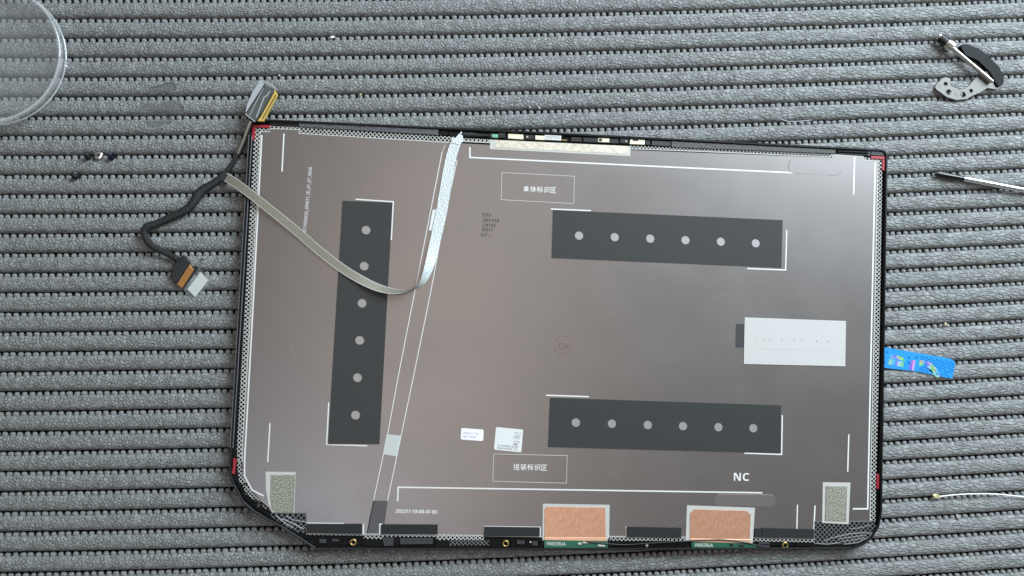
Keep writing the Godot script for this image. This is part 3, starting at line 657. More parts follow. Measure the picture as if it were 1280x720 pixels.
func hinge_side(lid: Node3D) -> void:
	# black plastic ribs, brass inserts and clips of the hinge side
	for q in [PackedVector2Array([Vector2(0.03997, 0.22342), Vector2(0.07153, 0.22346), Vector2(0.07173, 0.22788), Vector2(0.04019, 0.22803), Vector2(0.03997, 0.22342)]), PackedVector2Array([Vector2(0.0471, 0.2235), Vector2(0.0473, 0.2279)]), PackedVector2Array([Vector2(0.05341, 0.22359), Vector2(0.0536, 0.22779)]), PackedVector2Array([Vector2(0.05971, 0.22347), Vector2(0.05992, 0.22788)])]: bar("hinge_rib", q, 0.5, 0.4, lid)
	for q in [PackedVector2Array([Vector2(0.08865, 0.22715), Vector2(0.11038, 0.22697)]), PackedVector2Array([Vector2(0.08851, 0.22378), Vector2(0.08865, 0.22715)]), PackedVector2Array([Vector2(0.1102, 0.22253), Vector2(0.11037, 0.22676)]), PackedVector2Array([Vector2(0.07216, 0.22808), Vector2(0.08061, 0.22772)])]: bar("hinge_rib", q, 0.5, 0.3, lid)
	for q in [PackedVector2Array([Vector2(0.13944, 0.22283), Vector2(0.16674, 0.22276), Vector2(0.16687, 0.2266), Vector2(0.13958, 0.22666), Vector2(0.13944, 0.22283)]), PackedVector2Array([Vector2(0.15112, 0.22304), Vector2(0.15124, 0.22645)]), PackedVector2Array([Vector2(0.15892, 0.2229), Vector2(0.15905, 0.22653)])]: bar("hinge_rib", q, 0.45, 0.4, lid)
	for q in [PackedVector2Array([Vector2(0.20796, 0.225), Vector2(0.24693, 0.22473)]), PackedVector2Array([Vector2(0.24241, 0.22222), Vector2(0.24247, 0.22438)]), PackedVector2Array([Vector2(0.28811, 0.22269), Vector2(0.31756, 0.22303)]), PackedVector2Array([Vector2(0.30844, 0.22145), Vector2(0.30849, 0.22406)])]: bar("hinge_rib", q, 0.45, 0.4, lid)
	for q in [PackedVector2Array([Vector2(0.08168, 0.22306), Vector2(0.08761, 0.22278), Vector2(0.0878, 0.22717), Vector2(0.08272, 0.22751)]), PackedVector2Array([Vector2(0.0484, 0.22431), Vector2(0.05218, 0.22437), Vector2(0.05228, 0.22655), Vector2(0.0485, 0.22645)]), PackedVector2Array([Vector2(0.15371, 0.22274), Vector2(0.15805, 0.22275), Vector2(0.15813, 0.22522), Vector2(0.15379, 0.22513)]), PackedVector2Array([Vector2(0.09104, 0.22331), Vector2(0.1085, 0.22282), Vector2(0.10863, 0.22595), Vector2(0.09117, 0.22643)]), PackedVector2Array([Vector2(0.16197, 0.22327), Vector2(0.16501, 0.22322), Vector2(0.1651, 0.22578), Vector2(0.16206, 0.22583)]), PackedVector2Array([Vector2(0.28719, 0.22183), Vector2(0.29351, 0.22189), Vector2(0.29356, 0.22433), Vector2(0.28725, 0.22427)]), PackedVector2Array([Vector2(0.05512, 0.22419), Vector2(0.05891, 0.22424), Vector2(0.05897, 0.22559), Vector2(0.05518, 0.22549)])]:
		plate("hinge_clip", q, -0.7 * MM, 0.3 * MM, M.grey_plastic, lid, 0.12 * MM)
	for c in PackedVector2Array([Vector2(0.06639, 0.2257), Vector2(0.14772, 0.2249), Vector2(0.30213, 0.22313)]):
		var ring := TorusMesh.new()
		ring.inner_radius = 0.85 * MM
		ring.outer_radius = 2.0 * MM
		ring.rings = 22
		ring.ring_segments = 8
		var o := obj("brass_insert", ring, M.brass, lid)
		o.position = p3(c, 0.3 * MM)
	plate("solder", disc(Vector2(0.22495, 0.2247), 0.9 * MM, 8), -0.3 * MM, 0.4 * MM, M.solder, lid, 0.2 * MM)
	plate("solder", disc(Vector2(0.16113, 0.22393), 0.5 * MM, 8), -0.3 * MM, 0.4 * MM, M.solder, lid, 0.1 * MM)
	# knuckles inside the cut lower left corner
	for q in [PackedVector2Array([Vector2(0.0039, 0.19439), Vector2(0.00848, 0.20268), Vector2(0.01459, 0.20841), Vector2(0.0223, 0.21245)]), PackedVector2Array([Vector2(0.01355, 0.20424), Vector2(0.01867, 0.20665), Vector2(0.0213, 0.20911)]), PackedVector2Array([Vector2(0.00652, 0.19685), Vector2(0.00939, 0.19594)]), PackedVector2Array([Vector2(0.01547, 0.20923), Vector2(0.01824, 0.20624)]), PackedVector2Array([Vector2(0.02538, 0.21574), Vector2(0.0318, 0.21896), Vector2(0.03865, 0.22219)])]: bar("corner_rib", q, 0.6, 0.5, lid)
	for c in PackedVector2Array([Vector2(0.0158, 0.20755), Vector2(0.02617, 0.21488), Vector2(0.00925, 0.2014)]):
		plate("corner_boss", disc(c, 0.9 * MM, 10), -0.7 * MM, 0.7 * MM, M.grey_plastic, lid, 0.2 * MM)

func camera_strip(lid: Node3D) -> void:
	plate("trough_block", PackedVector2Array([Vector2(0.01192, 0.00175), Vector2(0.02729, 0.00173), Vector2(0.02739, 0.00366), Vector2(0.01201, 0.00368)]), -0.8 * MM, -0.1 * MM, M.ink, lid)
	plate("foam_bar", PackedVector2Array([Vector2(0.02729, 0.00173), Vector2(0.10261, 0.00166), Vector2(0.10274, 0.00485), Vector2(0.02741, 0.0041)]), -0.7 * MM, 0.75 * MM, M.foam_grey, lid, 0.2 * MM)
	for q in [PackedVector2Array([Vector2(0.10307, 0.00199), Vector2(0.10788, 0.002), Vector2(0.10799, 0.00458), Vector2(0.10317, 0.00465)]), PackedVector2Array([Vector2(0.10834, 0.00238), Vector2(0.11317, 0.00244), Vector2(0.11238, 0.00479), Vector2(0.10843, 0.00473)])]: plate("trough_block", q, -0.7 * MM, 0.2 * MM, M.black_plastic, lid, 0.15 * MM)
	var st := start()
	tube(st, [[0.11541, 0.00375, 0.3 * MM, 1.35 * MM], [0.12112, 0.00363, 0.4 * MM, 1.45 * MM], [0.12553, 0.00367, 0.4 * MM, 0.9 * MM], [0.13214, 0.00359, 0.4 * MM, 0.8 * MM]], 10)
	obj("black_sleeve", st, M.tape_black, lid)
	plate("green_plug", PackedVector2Array([Vector2(0.13144, 0.00265), Vector2(0.13541, 0.00253), Vector2(0.13549, 0.00467), Vector2(0.13151, 0.00452)]), -0.5 * MM, 0.7 * MM, M.green_plastic, lid, 0.25 * MM)
	var boards := [["black_socket", PackedVector2Array([Vector2(0.1356, 0.00172), Vector2(0.13936, 0.0017), Vector2(0.13946, 0.00437), Vector2(0.1357, 0.00439)]), "chip", 0.8], ["cream_label", PackedVector2Array([Vector2(0.14092, 0.00198), Vector2(0.14943, 0.00198), Vector2(0.14953, 0.00466), Vector2(0.14102, 0.00456)]), "cream", 0.5], ["screw_bracket", PackedVector2Array([Vector2(0.15023, 0.00194), Vector2(0.15529, 0.00195), Vector2(0.15539, 0.00462), Vector2(0.15032, 0.00462)]), "chip", 0.7],
		["cream_label", PackedVector2Array([Vector2(0.15601, 0.00209), Vector2(0.16179, 0.00206), Vector2(0.16187, 0.00447), Vector2(0.15609, 0.00441)]), "cream", 0.5], ["white_label", PackedVector2Array([Vector2(0.16111, 0.00156), Vector2(0.17047, 0.00152), Vector2(0.17025, 0.00431), Vector2(0.16098, 0.00425)]), "paper_blue", 0.75], ["black_chip", PackedVector2Array([Vector2(0.17607, 0.00204), Vector2(0.18189, 0.00201), Vector2(0.18197, 0.00443), Vector2(0.1757, 0.00448)]), "chip", 0.8],
		["black_board", PackedVector2Array([Vector2(0.18278, 0.00178), Vector2(0.20277, 0.00156), Vector2(0.20284, 0.00417), Vector2(0.18286, 0.00429)]), "chip", 0.3], ["cream_label", PackedVector2Array([Vector2(0.19108, 0.0018), Vector2(0.19741, 0.00165), Vector2(0.19739, 0.0039), Vector2(0.19101, 0.00396)]), "cream", 0.5], ["black_board", PackedVector2Array([Vector2(0.20344, 0.00143), Vector2(0.20822, 0.00137), Vector2(0.20821, 0.00407), Vector2(0.20334, 0.00405)]), "chip", 0.6],
		["cream_label", PackedVector2Array([Vector2(0.20908, 0.0015), Vector2(0.21744, 0.00153), Vector2(0.21734, 0.00415), Vector2(0.20893, 0.00421)]), "cream", 0.5], ["black_chip", PackedVector2Array([Vector2(0.2179, 0.00168), Vector2(0.22034, 0.00165), Vector2(0.22033, 0.00417), Vector2(0.21788, 0.00412)]), "chip", 0.5], ["grey_board", PackedVector2Array([Vector2(0.22134, 0.00169), Vector2(0.23196, 0.00168), Vector2(0.23185, 0.00431), Vector2(0.22123, 0.00431)]), "grey_plastic", 0.6]]
	for b in boards: plate(b[0], b[1], -0.7 * MM, b[3] * MM, M[b[2]], lid, 0.1 * MM)
	words("printed_text", "A1021524", Vector2(0.16574, 0.00288), 1.5 * MM, 7.4 * MM, Vector2(0.99999, 0.00366), M.ink, lid, 0.79 * MM)
	plate("sensor_window", PackedVector2Array([Vector2(0.19158, 0.00205), Vector2(0.19328, 0.002), Vector2(0.19324, 0.00358), Vector2(0.19154, 0.00358)]), 0.3 * MM, 0.58 * MM, M.ink, lid)
	plate("notch", PackedVector2Array([Vector2(0.21066, 0.0016), Vector2(0.21364, 0.00159), Vector2(0.21358, 0.00236), Vector2(0.2106, 0.00242)]), 0.3 * MM, 0.58 * MM, M.ink, lid)
	for c in PackedVector2Array([Vector2(0.1516, 0.00321), Vector2(0.20682, 0.00288)]):
		plate("small_screw", disc(c, 0.55 * MM, 10), 0.3 * MM, 0.9 * MM, M.solder, lid, 0.15 * MM)
	plate("contact_spring", PackedVector2Array([Vector2(0.17031, 0.00359), Vector2(0.17389, 0.00367), Vector2(0.17346, 0.00414), Vector2(0.17033, 0.00413)]), 0.0, 0.4 * MM, M.brass, lid)
	var under := plate("cream_tape", PackedVector2Array([Vector2(0.13116, 0.00569), Vector2(0.2096, 0.00535), Vector2(0.20958, 0.01093), Vector2(0.13127, 0.01094)]), 0.0, 0.1 * MM, M.white_film, lid)
	plate("shiny_film", PackedVector2Array([Vector2(0.13399, 0.00572), Vector2(0.20834, 0.00542), Vector2(0.20838, 0.00982), Vector2(0.13414, 0.0099)]), 0.08 * MM, 0.22 * MM, M.shiny_cream, under)
	plate("speckled_foam_bar", PackedVector2Array([Vector2(0.23241, 0.00157), Vector2(0.32685, 0.00149), Vector2(0.32671, 0.00379), Vector2(0.2325, 0.00482)]), -0.7 * MM, 0.7 * MM, M.foam_speckled, lid, 0.15 * MM)
	for q in [PackedVector2Array([Vector2(0.32826, 0.00197), Vector2(0.34559, 0.00192)]), PackedVector2Array([Vector2(0.32829, 0.00353), Vector2(0.34561, 0.00348)])]:
		var s2 := start()
		stroke(s2, q, 0.5 * MM, -0.7 * MM, 0.3 * MM)
		obj("trough_rib", s2, M.rim, lid)
	plate("trough_block", PackedVector2Array([Vector2(0.34557, 0.00082), Vector2(0.34721, 0.00083), Vector2(0.34726, 0.00395), Vector2(0.34562, 0.00394)]), -0.7 * MM, 0.5 * MM, M.ink, lid)
	plate("corner_piece", rounded(PackedVector2Array([Vector2(0.34745, 0.001), Vector2(0.35526, 0.00107), Vector2(0.35576, 0.00353), Vector2(0.34749, 0.00366)]), 0.0008), -0.7 * MM, 0.6 * MM, M.grey_plastic, lid, 0.2 * MM)

# ---------------------------------------------------------------- loose things
func build_display_cable() -> void:
	var c := thing("display_cable", Vector3(-0.01168, -0.002, 0.03284), "display cable with khaki ribbon crossing the lid, silver strip, black sheath and two plugs", "cable")
	var o := -c.position
	var shift := Node3D.new()
	shift.free()
	# [x, z, y, width, roll]
	var w := 4.7 * MM
	var pts := [[0.11311, 0.00663, 1.2 * MM, 5.4 * MM, -180.0], [0.10987, 0.01865, 0.7 * MM, 5.8 * MM, -180.0], [0.10631, 0.04567, 0.5 * MM, 6.0 * MM, -180.0], [0.10301, 0.06513, 0.9 * MM, 5.6 * MM, -176.0], [0.10107, 0.07531, 1.6 * MM, 5.4 * MM, -160.0], [0.09801, 0.08459, 2.2 * MM, 5.0 * MM, -128.0], [0.09305, 0.08955, 2.5 * MM, w, -95.0], [0.08689, 0.09135, 2.4 * MM, w, -66.0], [0.08002, 0.0911, 2.0 * MM, w, -44.0], [0.07261, 0.08929, 1.5 * MM, w, -28.0], [0.06383, 0.08546, 1.0 * MM, w, -14.0], [0.05416, 0.08, 0.7 * MM, w, -4.0], [0.04182, 0.0712, 0.8 * MM, w, 0.0], [0.02864, 0.06056, 1.2 * MM, w, 0.0], [0.01563, 0.0507, 2.1 * MM, w, 0.0], [0.00343, 0.04175, 2.3 * MM, w, 0.0], [-0.00436, 0.0366, 1.0 * MM, w, 0.0], [-0.01097, 0.03273, -1.0 * MM, w, 0.0]]
	for p in pts:
		p[0] += o.x
		p[1] += o.z
		p[2] += o.y
	pts = smooth(pts, 6)
	var st := start()
	cable_face(st, pts, -0.86, 0.86, 0.09 * MM)
	cable_face(st, pts, -0.86, 0.86, -0.05 * MM)
	obj("ribbon", st, M.khaki, c)
	st = start()
	for s in [-1.0, 1.0]:
		cable_face(st, pts, s, s * 0.8, 0.06 * MM)
	obj("film_edge", st, M.white_film, c)
	st = start()
	cable_face(st, pts.slice(0, 44), -1.0, 1.0, -0.09 * MM)
	cable_face(st, pts.slice(0, 30), -1.0, 1.0, 0.12 * MM)
	# folded tip of the silver strip
	var tip := [Vector3(0.1097, 0.0014, 0.00862), Vector3(0.11543, 0.0014, 0.00213), Vector3(0.11659, 0.0014, 0.00712), Vector3(0.11476, 0.0014, 0.00969)]
	for i in 4: tip[i] += o
	quad(st, tip[0], tip[1], tip[2], tip[3], Vector3.UP)
	obj("silver_strip", st, M.silver, c)
	var fl := plate("white_flag", off(PackedVector2Array([Vector2(0.10134, 0.04581), Vector2(0.10374, 0.04588), Vector2(0.10246, 0.05736), Vector2(0.09963, 0.05731)]), o), o.y, o.y + 0.25 * MM, M.paper_blue, c)
	fl.set_meta("label", "small white flag label beside the silver strip")
	plate("white_patch", off(PackedVector2Array([Vector2(0.08157, 0.16809), Vector2(0.08916, 0.16878), Vector2(0.08732, 0.17984), Vector2(0.08003, 0.17883)]), o), o.y, o.y + 0.15 * MM, M.paper_grey, c)
	# junction wrapped in black tape
	plate("wrapped_joint", off(PackedVector2Array([Vector2(-0.01146, 0.02999), Vector2(-0.00838, 0.03244), Vector2(-0.01029, 0.03635), Vector2(-0.01264, 0.03569), Vector2(-0.01454, 0.03318), Vector2(-0.01386, 0.03175)]), o, -0.002), o.y - 3.6 * MM, o.y - 0.6 * MM, M.tape_black, c, 0.5 * MM)
	# thin leads up to the upper plug
	st = start()
	var lead := [[-0.01014, 0.02972, -2.0 * MM, 1.5 * MM], [-0.00726, 0.02531, -1.6 * MM, 1.35 * MM], [-0.00485, 0.02006, -1.2 * MM, 1.15 * MM]]
	tube(st, smooth(moved(lead, o)), 10)
	obj("sleeve", st, M.tape_black, c)
	st = start()
	tube(st, smooth(moved([[-0.005, 0.0205, -1.1 * MM, 0.7 * MM], [-0.00208, 0.01404, 0.6 * MM, 0.7 * MM], [0.00024, 0.00784, 2.2 * MM, 0.75 * MM], [0.00232, 0.00298, 3.0 * MM, 0.9 * MM]], o)), 8)
	obj("lead", st, M.khaki, c)
	st = start()
	tube(st, smooth(moved([[-0.00389, 0.02044, -1.4 * MM, 0.6 * MM], [-0.00081, 0.01397, 0.2 * MM, 0.6 * MM], [0.0015, 0.00778, 1.8 * MM, 0.65 * MM], [0.00316, 0.00294, 2.8 * MM, 0.8 * MM]], o)), 8)
	obj("lead", st, M.wire, c)
	# black sheath to the lower plug
	st = start()
	var sheath := [[-0.01292, 0.03334, -2.0 * MM, 1.9 * MM], [-0.01739, 0.03686, -2.0 * MM, 2.0 * MM], [-0.02186, 0.04029, -1.9 * MM, 2.5 * MM], [-0.02485, 0.04347, -1.8 * MM, 2.65 * MM], [-0.02696, 0.04747, -1.9 * MM, 2.4 * MM], [-0.03053, 0.05154, -2.0 * MM, 2.3 * MM], [-0.03745, 0.05557, -2.0 * MM, 2.1 * MM], [-0.04437, 0.05907, -2.0 * MM, 2.05 * MM], [-0.04843, 0.06124, -1.7 * MM, 2.1 * MM]]
	sheath = smooth(moved(sheath, o), 7)
	for i in sheath.size(): sheath[i][3] *= 1.0 + 0.05 * sin(i * 1.7) + 0.03 * sin(i * 0.6)
	tube(st, sheath, 12, 0.8)
	obj("sheath", st, M.tape_black, c)
	st = start()
	var bend := [[-0.04764, 0.06051, -1.8 * MM, 1.9 * MM], [-0.05027, 0.06192, -1.6 * MM, 2.3 * MM], [-0.05184, 0.06457, -1.8 * MM, 1.9 * MM], [-0.05054, 0.06839, -2.0 * MM, 1.75 * MM], [-0.04742, 0.07191, -2.0 * MM, 1.8 * MM], [-0.0427, 0.07425, -2.0 * MM, 1.7 * MM], [-0.03799, 0.07629, -2.0 * MM, 1.65 * MM], [-0.03325, 0.07884, -1.9 * MM, 1.7 * MM]]
	bend = smooth(moved(bend, o), 6)
	for i in bend.size(): bend[i][3] *= 1.0 + 0.05 * sin(i * 2.1)
	tube(st, bend, 12, 0.8)
	obj("sheath", st, M.tape_black, c)
	plug_lower(c, o)
	plug_upper(c, o)

func moved(a: Array, o: Vector3) -> Array:
	var r := []
	for p in a: r.append([p[0] + o.x, p[1] + o.z, p[2] + o.y, p[3]])
	return r

func off(a: PackedVector2Array, o: Vector3, _h := 0.0) -> PackedVector2Array:
	var r := PackedVector2Array()
	for p in a: r.append(p + Vector2(o.x, o.z))
	return r

func plug_lower(c: Node3D, o: Vector3) -> void:
	var y := CREST + o.y
	plate("plug", rounded(off(PackedVector2Array([Vector2(-0.03047, 0.07597), Vector2(-0.0271, 0.08014), Vector2(-0.03354, 0.09191), Vector2(-0.03616, 0.08991), Vector2(-0.03685, 0.08655), Vector2(-0.03582, 0.08239), Vector2(-0.03372, 0.07779)]), o), 0.0009), y, y + 2.2 * MM, M.tape_black, c, 0.5 * MM)
	var g := plate("contact_block", off(PackedVector2Array([Vector2(-0.02804, 0.08053), Vector2(-0.02534, 0.08387), Vector2(-0.03086, 0.09374), Vector2(-0.03391, 0.09145)]), o), y + 0.3 * MM, y + 1.3 * MM, M.orange_contacts, c, 0.15 * MM)
	g.set_meta("label", "orange-gold contact block of the lower plug")
	for i in 11:
		var t := (i + 0.7) / 12.0
		var a: Vector2 = Vector2(-0.0276, 0.08095).lerp(Vector2(-0.03326, 0.09108), t) + Vector2(o.x, o.z)
		var b: Vector2 = Vector2(-0.0257, 0.08346).lerp(Vector2(-0.03113, 0.09323), t) + Vector2(o.x, o.z)
		var st := start()
		stroke(st, PackedVector2Array([a, b]), 0.5 * MM, y + 1.2 * MM, y + 1.38 * MM)
		obj("contact", st, M.gold_dull, g)
	var st2 := start()
	stroke(st2, off(PackedVector2Array([Vector2(-0.02796, 0.08052), Vector2(-0.0336, 0.09097)]), o), 0.5 * MM, y + 1.0 * MM, y + 1.7 * MM)
	obj("contact_edge", st2, M.copper_bright, c)
	plate("pull_tab", off(PackedVector2Array([Vector2(-0.02323, 0.0822), Vector2(-0.01557, 0.08846), Vector2(-0.024, 0.10102), Vector2(-0.03056, 0.09456)]), o), y + 0.1 * MM, y + 0.3 * MM, M.clear_film, c)
	plate("tab_edge", off(PackedVector2Array([Vector2(-0.02502, 0.08098), Vector2(-0.02288, 0.08253), Vector2(-0.03038, 0.09473), Vector2(-0.03127, 0.0939)]), o), y + 0.12 * MM, y + 0.5 * MM, M.tape_black, c)
	plate("white_label", off(PackedVector2Array([Vector2(-0.02182, 0.08491), Vector2(-0.01748, 0.08896), Vector2(-0.02389, 0.09835), Vector2(-0.02831, 0.0943)]), o), y + 0.3 * MM, y + 0.42 * MM, M.paper_grey, c)

func plug_upper(c: Node3D, o: Vector3) -> void:
	var y := 2.6 * MM + o.y
	plate("plug", off(PackedVector2Array([Vector2(0.0137, -0.01516), Vector2(0.01572, -0.01379), Vector2(0.00935, 0.00291), Vector2(0.00473, 0.00324), Vector2(0.00052, -0.00013), Vector2(0.00681, -0.01765)]), o), y, y + 0.9 * MM, M.plug_dark, c, 0.2 * MM)
	var g := plate("contact_block", off(PackedVector2Array([Vector2(0.01444, -0.01444), Vector2(0.01619, -0.01149), Vector2(0.0094, 0.00312), Vector2(0.00612, 0.00312)]), o), y + 0.3 * MM, y + 2.0 * MM, M.gold, c, 0.2 * MM)
	g.set_meta("label", "yellow-gold contact bar of the upper plug")
	for q in [PackedVector2Array([Vector2(0.01522, -0.01156), Vector2(0.00879, 0.00182)]), PackedVector2Array([Vector2(0.0142, -0.01341), Vector2(0.00733, 0.0012)])]:
		var st := start()
		stroke(st, off(q, o), 0.45 * MM, y + 1.9 * MM, y + 2.06 * MM)
		obj("contact_slot", st, M.ink, g)
	plate("pull_tab", off(PackedVector2Array([Vector2(0.00652, -0.0194), Vector2(0.00916, -0.01894), Vector2(0.01492, -0.01543), Vector2(0.00924, -0.00381), Vector2(0.00471, 0.00338), Vector2(-0.00063, -0.00067), Vector2(0.00003, -0.00591), Vector2(0.00292, -0.01372)]), o), y + 1.0 * MM, y + 1.25 * MM, M.clear_film, c)
	plate("grey_film", off(PackedVector2Array([Vector2(0.00667, -0.019), Vector2(0.00878, -0.01738), Vector2(-0.00011, -0.00134), Vector2(-0.00039, -0.00193), Vector2(0.00017, -0.00578), Vector2(0.00306, -0.01358)]), o), y + 1.28 * MM, y + 1.45 * MM, M.grey_film, c)
	for q in [[PackedVector2Array([Vector2(0.01175, -0.01371), Vector2(0.01044, -0.0112), Vector2(0.00897, -0.01025), Vector2(0.00531, 0.00106)]), 0.5], [PackedVector2Array([Vector2(0.00829, -0.01544), Vector2(0.00414, -0.00565), Vector2(0.0019, 0.00011)]), 0.3]]:
		var st6 := start()
		stroke(st6, off(q[0], o), q[1] * MM, y + 1.2 * MM, y + 1.34 * MM)
		obj("film_crease", st6, M.crease, c)
	var st3 := start()
	stroke(st3, off(PackedVector2Array([Vector2(0.00904, -0.01731), Vector2(0.00023, -0.00136)]), o), 0.5 * MM, y + 1.2 * MM, y + 1.5 * MM)
	obj("film_seam", st3, M.ink, c)
	var st4 := start()
	stroke(st4, off(PackedVector2Array([Vector2(-0.00054, -0.00059), Vector2(0.00479, 0.00338)]), o), 0.35 * MM, y + 1.0 * MM, y + 1.4 * MM)
	stroke(st4, off(PackedVector2Array([Vector2(0.00916, -0.01894), Vector2(0.01501, -0.01535)]), o), 0.35 * MM, y + 1.0 * MM, y + 1.4 * MM)
	obj("tab_edge", st4, M.white_film, c)

func build_hinge() -> void:
	var at: Vector3 = Vector3(0.40253, -0.004, -0.04892)
	var h := thing("hinge_bracket", at, "loose metal laptop hinge with ribbed shaft and drilled bracket, upper right corner", "hinge")
	var o := -at
	var axis0: Vector3 = Vector3(0.38694, -0.001, -0.06838)
	var axis1: Vector3 = Vector3(0.41989, -0.001, -0.04332)
	var d := (axis1 - axis0).normalized()
	var seq := [[0.2, 1.5, 2.0, "steel", "shaft_end"], [1.2, 0.6, 2.5, "steel_dark", "washer"], [2.1, 0.6, 2.75, "steel_dark", "washer"], [3.0, 0.6, 2.8, "steel_dark", "washer"], [3.9, 0.6, 2.85, "steel_dark", "washer"], [4.8, 0.6, 2.8, "steel_dark", "washer"], [5.7, 0.6, 2.7, "steel_dark", "washer"], [6.6, 0.9, 2.9, "steel", "washer"]]
	for s in seq:
		var st := start()
		var a: Vector3 = axis0 + d * (s[0] * MM) + o
		var b: Vector3 = a + d * (s[1] * MM)
		tube(st, [[a.x, a.z, a.y, s[2] * 0.9 * MM], [a.x + d.x * 0.0001, a.z + d.z * 0.0001, a.y, s[2] * MM], [b.x - d.x * 0.0001, b.z - d.z * 0.0001, b.y, s[2] * MM], [b.x, b.z, b.y, s[2] * 0.9 * MM]], 18)
		obj(s[4], st, M[s[3]], h)
	var st2 := start()
	var n0 := axis0 + d * (7.6 * MM) + o
	var n1 := axis0 + d * (10.6 * MM) + o
	tube(st2, [[n0.x, n0.z, n0.y, 3.1 * MM], [n0.x + d.x * 0.0004, n0.z + d.z * 0.0004, n0.y, 3.6 * MM], [n1.x, n1.z, n1.y, 3.6 * MM]], 6)
	obj("nut", st2, M.steel, h)
	st2 = start()
	var r0 := axis0 + d * (0.4 * MM) + o
	var r1 := axis1 + o
	tube(st2, [[r0.x, r0.z, r0.y, 1.25 * MM], [r1.x, r1.z, r1.y, 1.25 * MM]], 14)
	obj("shaft", st2, M.steel, h)
	plate("arm", rounded(off(PackedVector2Array([Vector2(0.4006, -0.06391), Vector2(0.40493, -0.06511), Vector2(0.41365, -0.0621), Vector2(0.42535, -0.05241), Vector2(0.42833, -0.04316), Vector2(0.424, -0.0401), Vector2(0.41958, -0.04831), Vector2(0.41178, -0.05539), Vector2(0.40404, -0.05776)]), o), 0.002), o.y + CREST, o.y + CREST + 2.4 * MM, M.steel_black, h, 0.4 * MM)
	# drilled bracket, cut round its holes
	var body: PackedVector2Array = off(PackedVector2Array([Vector2(0.3868, -0.0386), Vector2(0.38802, -0.04073), Vector2(0.39115, -0.04419), Vector2(0.39354, -0.04498), Vector2(0.39591, -0.0439), Vector2(0.39619, -0.04044), Vector2(0.39987, -0.03858), Vector2(0.40392, -0.03843), Vector2(0.4068, -0.04028), Vector2(0.40918, -0.04309), Vector2(0.41349, -0.04828), Vector2(0.41928, -0.0505), Vector2(0.42609, -0.049), Vector2(0.42904, -0.04351), Vector2(0.42422, -0.03947), Vector2(0.4184, -0.04008), Vector2(0.41359, -0.03699), Vector2(0.40907, -0.03486), Vector2(0.40605, -0.03292), Vector2(0.39936, -0.03199), Vector2(0.39401, -0.03338), Vector2(0.38796, -0.03726)]), o)
	var holes := [[Vector2(0.39316, -0.04102), 1.15], [Vector2(0.39499, -0.03634), 1.55], [Vector2(0.40376, -0.03532), 1.6], [Vector2(0.40846, -0.03784), 1.1]]
	var pieces := [body]
	for q in holes: pieces = cut_hole(pieces, q[0] + Vector2(o.x, o.z), q[1] * MM)
	var st5 := start()
	for q in pieces: prism(st5, q, o.y + CREST + 0.1 * MM, o.y + CREST + 1.3 * MM)
	obj("bracket", st5, M.steel_satin, h)
	for q in holes:
		var ring := TorusMesh.new()
		ring.inner_radius = q[1] * 0.92 * MM
		ring.outer_radius = (q[1] + 0.22) * MM
		ring.rings = 20
		ring.ring_segments = 6
		var ho := obj("hole_edge", ring, M.steel_satin, h)
		ho.position = p3(q[0], CREST + 1.25 * MM) + o
	words("stamped_mark", "7L", Vector2(0.38967, -0.03942) + Vector2(o.x, o.z), 1.3 * MM, 2.0 * MM, Vector2(0.7397, 0.67294), M.ink, h, o.y + CREST + 1.33 * MM)
	words("stamped_mark", "LL", Vector2(0.39962, -0.03528) + Vector2(o.x, o.z), 1.3 * MM, 2.6 * MM, Vector2(0.90039, 0.43509), M.ink, h, o.y + CREST + 1.33 * MM)

func screw(at: Vector3, lean: Vector3, head: Material, shank: Material, label: String) -> void:
	var s := thing("screw", at, label, "screw", "loose screws in the grooves of the mat")
	var st := start()
	var up := lean.normalized()
	var side := up.cross(Vector3(0.3, 0.2, 0.9)).normalized()
	var fwd := side.cross(up)
	var lathe := [[0.0, 0.62], [1.1, 0.6], [1.8, 0.42], [2.1, 0.1], [2.1, -0.3], [1.8, -0.55], [0.62, -0.55], [0.0, -0.55]]
	spin(st, lathe, up, side, fwd, 18)
	obj("head", st, head, s)
	st = start()
	spin(st, [[0.62, -0.55], [0.72, -0.8], [0.6, -1.0], [0.74, -1.25], [0.6, -1.5], [0.74, -1.75], [0.6, -2.0], [0.72, -2.25], [0.5, -2.5], [0.0, -2.55]], up, side, fwd, 12)
	obj("thread", st, shank, s)
	for k in 2:
		var a := side if k == 0 else fwd
		var b := fwd if k == 0 else side
		st = start()
		var c := up * (0.66 + 0.01 * k) * MM
		quad(st, c - a * 1.15 * MM - b * 0.26 * MM, c + a * 1.15 * MM - b * 0.26 * MM, c + a * 1.15 * MM + b * 0.26 * MM, c - a * 1.15 * MM + b * 0.26 * MM, up)
		obj("recess", st, M.ink, s)

func spin(st: SurfaceTool, lathe: Array, up: Vector3, side: Vector3, fwd: Vector3, n: int) -> void:
	for i in lathe.size() - 1:
		var dn := Vector2(-(lathe[i + 1][1] - lathe[i][1]), lathe[i + 1][0] - lathe[i][0]).normalized()
		for k in n:
			var a := TAU * k / n
			var b := TAU * (k + 1) / n
			var da := side * cos(a) + fwd * sin(a)
			var db := side * cos(b) + fwd * sin(b)
			var p := [(da * lathe[i][0] + up * lathe[i][1]) * MM, (db * lathe[i][0] + up * lathe[i][1]) * MM, (db * lathe[i + 1][0] + up * lathe[i + 1][1]) * MM, (da * lathe[i + 1][0] + up * lathe[i + 1][1]) * MM]
			var na := da * dn.x + up * dn.y
			var nb := db * dn.x + up * dn.y
			tri(st, [p[0], p[1], p[2]], [na, nb, nb], [Vector2.ZERO, Vector2.RIGHT * 0.001, Vector2.ONE * 0.001])
			tri(st, [p[0], p[2], p[3]], [na, nb, na], [Vector2.ZERO, Vector2.ONE * 0.001, Vector2.DOWN * 0.001])

